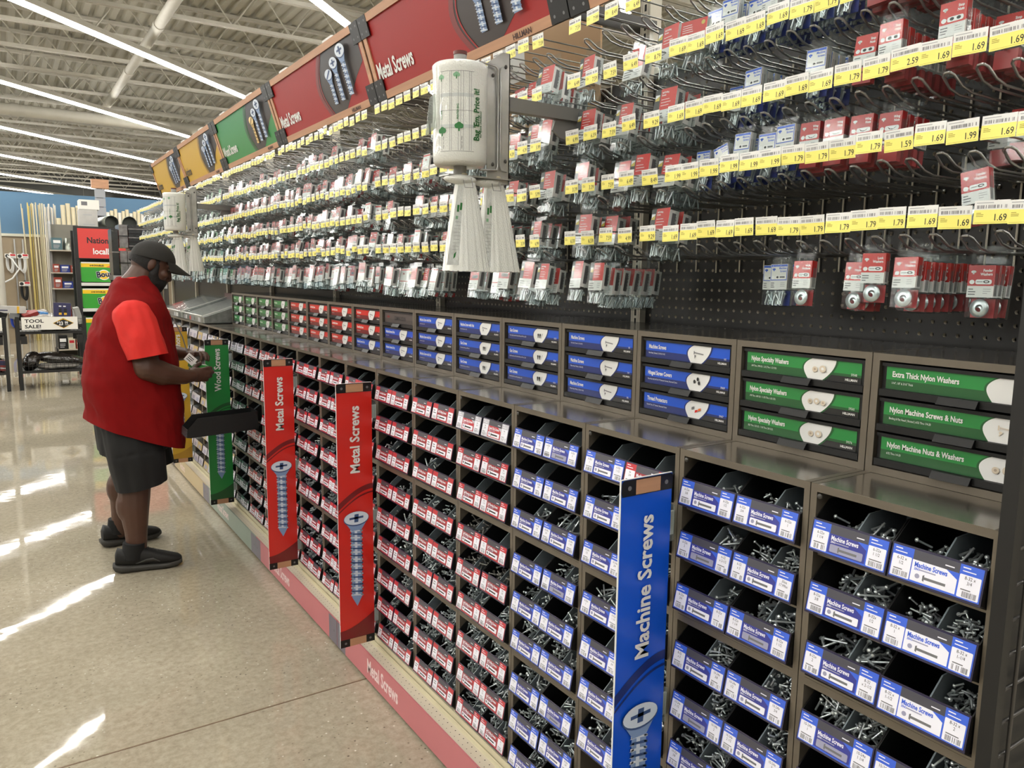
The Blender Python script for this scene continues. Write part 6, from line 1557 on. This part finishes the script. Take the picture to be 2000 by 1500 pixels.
boxy('tool_carton', (-0.045, 11.85, 0.325), (0.12, 0.1, 0.13), (0, 0.1, 0), mat('red and slate carton', (0.55, 0.20, 0.18), 0.4), 'red carton on the lower tray of the left-edge table', 'carton', lambda sh, w, h: (sh.rect(0, h*0.55, w, h, NAVYB), sh.rect(w*0.2, h*0.2, w*0.8, h*0.35, LOGO)))
wrapped((-0.2, 12.0, 0.88), (0.2, 0.2, 0.13), (0, 0.1, 0), BAGW, 'clear-wrapped heap on the table at the left edge', 7)

# end display of paper towels, with the red banner above
EX0, EX1, EY = 0.96, 2.1, 12.75
e = empty('end_display', ((EX0+EX1)/2, EY+0.4, 0), 'black end-of-aisle display rack of paper towels with a red banner', 'display rack')
def ep(m, n): o = m.build(n, e); o.matrix_parent_inverse = Matrix.Translation((-(EX0+EX1)/2, -EY-0.4, 0)); return o
for x in (EX0-0.02, EX1):
    m = MB(); m.box(x-0.03, x+0.03, EY-0.02, EY+0.04, 0, 2.135, BLK); ep(m, 'post')
for k, z in enumerate((0.16, 0.60, 1.02, 1.39)):
    m = MB(); m.box(EX0, EX1, EY, EY+0.5, z-0.05, z-0.01, BLK); m.box(EX0, EX1, EY-0.012, EY, z-0.055, z-0.01, mat('shelf price rail', (0.82, 0.82, 0.80), 0.4)); ep(m, 'shelf')
m = MB(); m.box(EX0-0.05, EX1, EY+0.5, EY+0.53, 0, 2.135, BLK); ep(m, 'back_panel')
m = MB(); m.box(EX0-0.05, EX1+0.05, EY-0.03, EY-0.01, 1.72, 2.18, BLK)
sh = Sheet(m, (EX0, EY-0.03, 1.73), (1, 0, 0), (0, 0, 1), 0.0008); sh.rect(0.0, 0, 1.1, 0.42, mat('banner red', (0.78, 0.22, 0.20), 0.5))
sh.text('Nationally', 0.115, 0.215, 0.085, INK, True, 0.86, maxw=0.415); sh.text('locally', 0.185, 0.06, 0.085, WHITE, True, 0.86, maxw=0.285)
ep(m, 'banner')
TOWEL = mat('towel pack green', (0.22, 0.60, 0.20), 0.3, coat=0.5); TOWELY = mat('towel pack yellow', (0.95, 0.78, 0.16), 0.3, coat=0.5); TOWELW = mat('towel pack white', (0.90, 0.88, 0.85), 0.4, coat=0.4); TOWELO = mat('towel pack orange', (0.92, 0.46, 0.20), 0.35, coat=0.4)
for k, z in enumerate((0.16, 0.60, 1.02, 1.40)):
    for c in range(2):
        m = MB(); W, Hh = 0.52, 0.30
        P = rounded(0, 0, W, Hh, 0.025, 4)
        m.prism([(a, b) for a, b in P], 0, 0.34, TOWEL)
        sh = Sheet(m, (0, 0, 0), (1, 0, 0), (0, 0, 1), 0.0008)
        sh.rect(0.004, Hh*0.74, W-0.004, Hh*0.93, TOWELY); sh.poly(rounded(0.004, Hh*0.93, W-0.004, Hh-0.001, 0.008, 3), TOWELW); sh.poly([(W*0.62, Hh*0.74), (W*0.80, Hh*0.93), (W-0.004, Hh*0.93), (W-0.004, Hh*0.70)], TOWELO)
        sh.ell(W*0.56, Hh*0.36, W*0.15, Hh*0.26, LOGO); sh.ell(W*0.56, Hh*0.36, W*0.135, Hh*0.22, TOWELY); 
        kk = sh.k+1; sh.k += 2
        for dx, dy in ((0.004, 0), (-0.004, 0), (0, 0.004), (0, -0.004)): sh.text('Bounty', W*0.39+dx, Hh*0.22+dy, Hh*0.30, WHITE, True, 0.84, rot=0.12, k=kk)
        sh.text('Bounty', W*0.39, Hh*0.22, Hh*0.30, mat('towel lettering navy', (0.08, 0.10, 0.22), 0.4), True, 0.84, rot=0.12, k=kk+1)
        sh.text('6=8 DOUBLES', W*0.22, Hh*0.79, Hh*0.08, INK, True, 0.9)
        o = m.build('paper_towel_pack', None, (EX0+0.018+0.535*c, EY+0.004, z-0.009)); o.scale = (1, 1, 0.95)
        tag(o, f'green paper towel pack, {["lowest", "second", "third", "topmost"][k]} shelf of the banner display, {"by the post" if c == 0 else "further along"}', 'paper towels', 'paper towel packs on the end display')
# clear organiser cases stacked at the end of the rack, on a stand
ORG = mat('dark parts organiser', (0.16, 0.165, 0.17), 0.25, spec=0.7, noise=0.2, scale=14); ORGC = mat('clear lidded organiser', (0.47, 0.46, 0.46), 0.18, spec=0.8, noise=0.35, scale=24, bump=0.3)
r = empty('display_stand', (1.27, 9.55, 0), 'grey display stand under the stacked parts organisers behind the person', 'stand')
m = MB(); m.box(-0.25, 0.30, -0.2, 0.2, 1.45, 1.50, DARKSTEEL); m.build('stand_top', r)
for sx in (-0.22, 0.27):
    for sy in (-0.17, 0.17):
        m = MB(); m.box(sx-0.02, sx+0.02, sy-0.02, sy+0.02, 0, 1.45, DARKSTEEL); m.build('leg', r)
m = MB(); m.prism([(-0.215, 1.36), (-0.19, 1.36), (-0.19, 1.5), (-0.215, 1.5)], -0.25, 0.28, INKPALE, axis='x'); m.build('label_strip', r)
def organiser(x0, x1, z0, z1, y, mt, label):
    m = MB(); m.box(x0, x1, y, y+0.30, z0, z1-0.004, mt); m.box(x0-0.004, x1+0.004, y-0.006, y+0.306, (z0+z1)/2-0.006, (z0+z1)/2+0.006, ORG if mt is ORGC else ORGC); o = m.build('organiser_case'); tag(o, label, 'parts organiser')
organiser(1.20, 1.50, 1.775, 1.865, 9.42, ORG, 'dark parts organiser, lower of the upper pair behind the cap of the person'); organiser(1.20, 1.50, 1.865, 1.955, 9.42, ORG, 'dark parts organiser second from the top of the stack'); organiser(1.20, 1.50, 1.955, 2.05, 9.42, ORG, 'dark parts organiser on top of the stack behind the cap')
organiser(1.105, 1.19, 1.80, 2.05, 9.42, ORGC, 'upright clear organiser beside the dark stack'); organiser(1.03, 1.095, 1.50, 2.0, 9.42, ORG, 'tall dark organiser at the end nearest the red banner')
for q in range(5): organiser(1.105+0.075*q, 1.175+0.075*q, 1.50, 1.77, 9.42, ORGC, f'upright clear organiser case, {ordw(q+1)} from the banner side, in the lower row')
# post with grey bay signs and a wooden cap
r = empty('bay_post', (1.50, 15.0, 0), 'black post with grey bay signs and a wooden cap behind the end display', 'sign post')
m = MB(); m.box(-0.05, 0.05, -0.03, 0.03, 0, 3.05, BLK); m.build('post', r)
m = MB(); m.box(-0.12, 0.14, -0.06, 0.06, 2.93, 3.08, WOOD); m.build('wood_cap', r)
for z in (2.48, 2.63, 2.78): m = MB(); m.box(-0.08, 0.08, -0.045, -0.035, z, z+0.14, mat('grey bay card', (0.62, 0.63, 0.65), 0.5)); m.build('bay_card', r)

# lengths of pipe and moulding standing in front of the far wall
PVC = mat('ivory pipe', (0.86, 0.82, 0.70), 0.4, noise=0.04, scale=3); PVCW = mat('white pipe', (0.90, 0.875, 0.83), 0.4, noise=0.04, scale=3); PVCY = mat('yellow pipe', (0.86, 0.78, 0.48), 0.4, noise=0.05, scale=3); COPPER = mat('copper pipe', (0.74, 0.40, 0.24), 0.25, metal=0.9, noise=0.08, scale=12)
rr = random.Random(3)
def standing(name, x, y, h, r, mt, label, cat, group, lean=0.0):
    m = MB(); m.tube([(0, 0, 0), (lean, 0.05, h)], r, mt, n=8); o = m.build(name, None, (x, y, 0)); tag(o, label, cat, group)
for q in range(26):
    x = 0.56+0.0225*q+rr.uniform(-0.006, 0.006)
    mt = PVCY if 2 <= q < 6 else PVC if q < 15 else PVCW
    nm = 'yellow' if mt is PVCY else 'ivory' if mt is PVC else 'white'
    standing('plastic_pipe', x, 20.3-0.03*(q % 4), 2.98+rr.uniform(-0.06, 0.06) if q else 2.9, 0.010+0.006*rr.random(), mt, f'{nm} pipe length standing against the blue wall, {ordw(q+1)} from the hose reels', 'pipe', 'pipe lengths against the blue wall', rr.uniform(-0.10, 0.02) if q < 15 else rr.uniform(-0.03, 0.03))
for q in range(6): standing('wide_plastic_pipe', 1.19+0.098*q, 20.1, 2.96+0.04*(q % 3) - (0.25 if q == 0 else 0), 0.046, PVC, f'wide ivory drain pipe standing by the wall, {ordw(q+1)} past the thin pipes', 'pipe', 'wide drain pipes against the wall', -0.02)
for q in range(3): standing('copper_pipe', 1.80+0.035*q, 20.2, 2.88, 0.013, COPPER, f'copper pipe standing against the blue wall, {ordw(q+1)} of the three', 'pipe', 'copper pipes against the wall')
for q in range(13): standing('wide_plastic_pipe', 2.17+0.08*q, 20.2, 2.9+0.04*((q*7) % 3), 0.038, PVC if q % 3 else PVCW, f'pale drain pipe beyond the bay sign post, {ordw(q+1)} along', 'pipe', 'drain pipes beyond the post')
m = MB(); m.box(1.75, 2.2, 20.35, 20.40, 2.7, 2.73, PVCW); tag(m.build('wall_rail'), 'white rail behind the copper pipes on the blue wall', 'rail')
# hose coils on reels at the left
HOSE = [mat('white vinyl hose', (0.88, 0.88, 0.87), 0.35), mat('blue vinyl hose', (0.15, 0.25, 0.60), 0.35), mat('black vinyl hose', (0.10, 0.10, 0.10), 0.35), mat('clear grey hose', (0.68, 0.70, 0.70), 0.3)]
hr = empty('hose_rack', (0.0, 19.6, 0), 'tan slatted hose rack with coils of tubing below the blue wall', 'rack')
m = MB(); m.box(-1.6, 0.48, 0, 0.05, 0, 2.22, WALLTAN); m.build('back_board', hr)
for x in (-0.12, 0.30, 0.45): m = MB(); m.box(x-0.012, x+0.012, -0.03, 0, 0, 2.2, ZINC); m.build('upright', hr)
for lvl, z in enumerate((1.80, 1.22, 0.62)):
    for c, x in enumerate((-0.35, -0.05, 0.20, 0.42)):
        mt = HOSE[0] if lvl == 0 else HOSE[(c+3) % 4] if lvl == 1 else HOSE[1 if c < 3 else 2]
        if c == 2 and lvl == 1: continue
        nm = mt.name
        r = empty('hose_reel', (x, 19.548, z), f'{nm} coiled on a hanger, {["top", "middle", "bottom"][lvl]} row of the hose rack, {ordw(c+1)} across', 'hose coil', 'hose coils on the tan rack')
        m = MB()
        for q in range(4):
            R = 0.13+0.012*q; P = [(0.05*math.cos(a)+0.012*q-0.02, 0.02*q-0.04, -0.10+R*1.25*math.sin(a)) for a in [2*PI*i/20 for i in range(21)]]
            m.tube(P, 0.011, mt, n=6)
        m.build('coil', r)
        m = MB(); m.box(-0.09, 0.11, -0.09, -0.085, 0.0, 0.09, SIGNW); sh = Sheet(m, (-0.09, -0.09, 0), (1, 0, 0), (0, 0, 1), 0.001); sh.rect(0.10, 0.045, 0.19, 0.085, RED_BL); sh.rect(0.10, 0.01, 0.19, 0.03, INKPALE); sh.ell(0.045, 0.045, 0.036, 0.036, INK); m.build('label_plate', r)
        if c in (1, 2) and lvl == 0:
            m = MB(); m.tube([(-0.04, -0.10, 0.045), (0.03, -0.16, -0.02), (0.07+0.04*c, -0.18, -0.22), (0.02, -0.18, -0.42), (-0.12, -0.17, -0.50)], 0.016, HOSE[0], n=8); m.build('loose_end', r)
# gondola of plumbing goods behind the sale table
g2 = empty('goods_rack', (1.15, 15.6, 0), 'beige shelving rack of plumbing goods behind the sale table', 'rack')
m = MB(); m.box(-0.40, 0.45, 0.25, 0.29, 0, 2.35, mat('grey back board', (0.50, 0.49, 0.45), 0.6, noise=0.05, scale=4)); m.build('back_panel', g2)
for z in (0.2, 0.75, 1.25, 1.52, 1.90): m = MB(); m.box(-0.40, 0.45, -0.25, 0.25, z-0.02, z, BEIGE); m.build('shelf', g2)
for x in (-0.40, 0.45): m = MB(); m.box(x-0.015, x+0.015, -0.25, 0.29, 0.0, 0.2, DARKSTEEL); m.build('foot', g2)
for x in (-0.38, 0.43): m = MB(); m.box(x-0.02, x+0.02, 0.2, 0.26, 0.0, 2.4, ZINC); m.build('upright', g2)
STOVE = mat('galvanised duct', (0.60, 0.62, 0.58), 0.3, metal=0.8, noise=0.1, scale=10)
cols = [GREYB, mat('teal carton', (0.30, 0.42, 0.45), 0.5), mat('rust carton', (0.56, 0.22, 0.16), 0.5), INKPALE, BLACK, mat('cream carton', (0.82, 0.79, 0.70), 0.5), PACKNAVY]
cn = ['pale grey', 'teal', 'rust red', 'light grey', 'black', 'cream', 'navy']
q = 0
for z, lvl in ((0.2, 'bottom'), (0.75, 'second'), (1.25, 'third'), (1.52, 'fourth'), (1.90, 'top')):
    x = -0.38; j = 0
    while x < 0.36:
        w = rr.uniform(0.08, 0.17); h = rr.uniform(0.10, 0.24 if z < 1.5 else 0.22); k = rr.randrange(7)
        if not (z == 1.90 and -0.3 < x < -0.05):
            m = MB(); m.box(0, w, 0, 0.2, 0, h, cols[k]); sh = Sheet(m, (0, 0, 0), (1, 0, 0), (0, 0, 1), 0.001); sh.rect(w*0.15, h*0.55, w*0.85, h*0.8, LOGO if k in (1, 2, 4, 6) else RED_BL if q % 2 else INKGREY); sh.lines(w*0.15, h*0.1, w*0.8, h*0.45, INKPALE, 3)
            o = m.build('goods_carton', None, (1.15+x, 15.37, z+0.0015)); j += 1
            tag(o, f'{cn[k]} carton on the {lvl} shelf of the plumbing goods rack, {ordw(j)} along', 'carton', 'cartons on the plumbing goods rack')
        x += w+0.012; q += 1
for q, x in enumerate((0.85, 1.01)):
    m = MB(); m.lathe([(0.075, 0), (0.062, 0.20), (0.058, 0.20), (0.071, 0.0)], (0, 0, 0), STOVE, n=24, caps=False); m.lathe([(0.0, 0.004), (0.06, 0.004)], (0, 0, 0), STOVE, n=24, caps=False); m.build('duct_collar') if False else None
    o = m.build('metal_bucket', None, (x, 15.47, 1.9015)); tag(o, f'galvanised bucket on the top shelf of the goods rack, {"nearer the pipes" if q == 0 else "nearer the red banner"}', 'bucket')
for q, (x, z) in enumerate(((1.44, 2.268), (1.68, 2.268))):
    m = MB(); m.lathe([(0.095, 0), (0.10, 0.01), (0.10, 0.5), (0.094, 0.5), (0.094, 0.0)], (0, 0, 0), STOVE, n=26, axis='y', caps=False); m.lathe([(0.0, 0.12), (0.094, 0.12)], (0, 0, 0), mat('duct inside', (0.25, 0.27, 0.24), 0.5), n=26, axis='y', caps=False)
    o = m.build('stove_pipe', None, (x, 13.02, z)); o.rotation_euler = (0, 0, 0.15 if q == 0 else -0.12); tag(o, f'round metal stove pipe lying end-on above the red banner, {"nearer the pale pipes" if q == 0 else "nearer the bay post"}', 'stove pipe')
m = MB(); m.box(1.0, 2.1, 12.80, 13.6, 2.14, 2.16, DARKSTEEL); tag(m.build('top_shelf'), 'dark shelf above the red banner carrying the stove pipes', 'shelf')
boxy('white_carton', (1.15, 13.3, 2.305), (0.24, 0.3, 0.28), (0, 0, 0), GREYB, 'larger white carton on the shelf above the red banner', 'carton', lambda sh, w, h: (sh.rect(w*0.2, h*0.2, w*0.85, h*0.25, INKPALE), sh.rect(w*0.2, h*0.7, w*0.7, h*0.75, INKPALE)))
boxy('white_carton', (1.17, 13.3, 2.518), (0.26, 0.3, 0.14), (0, 0, 0), SIGNW, 'smaller white carton stacked on the larger one above the banner', 'carton', lambda sh, w, h: sh.rect(w*0.1, h*0.4, w*0.4, h*0.8, INKGREY))
boxy('white_carton', (1.95, 13.3, 2.203), (0.26, 0.3, 0.08), (0, 0, 0), SIGNW, 'flat white carton on the shelf beside the bay post', 'carton')
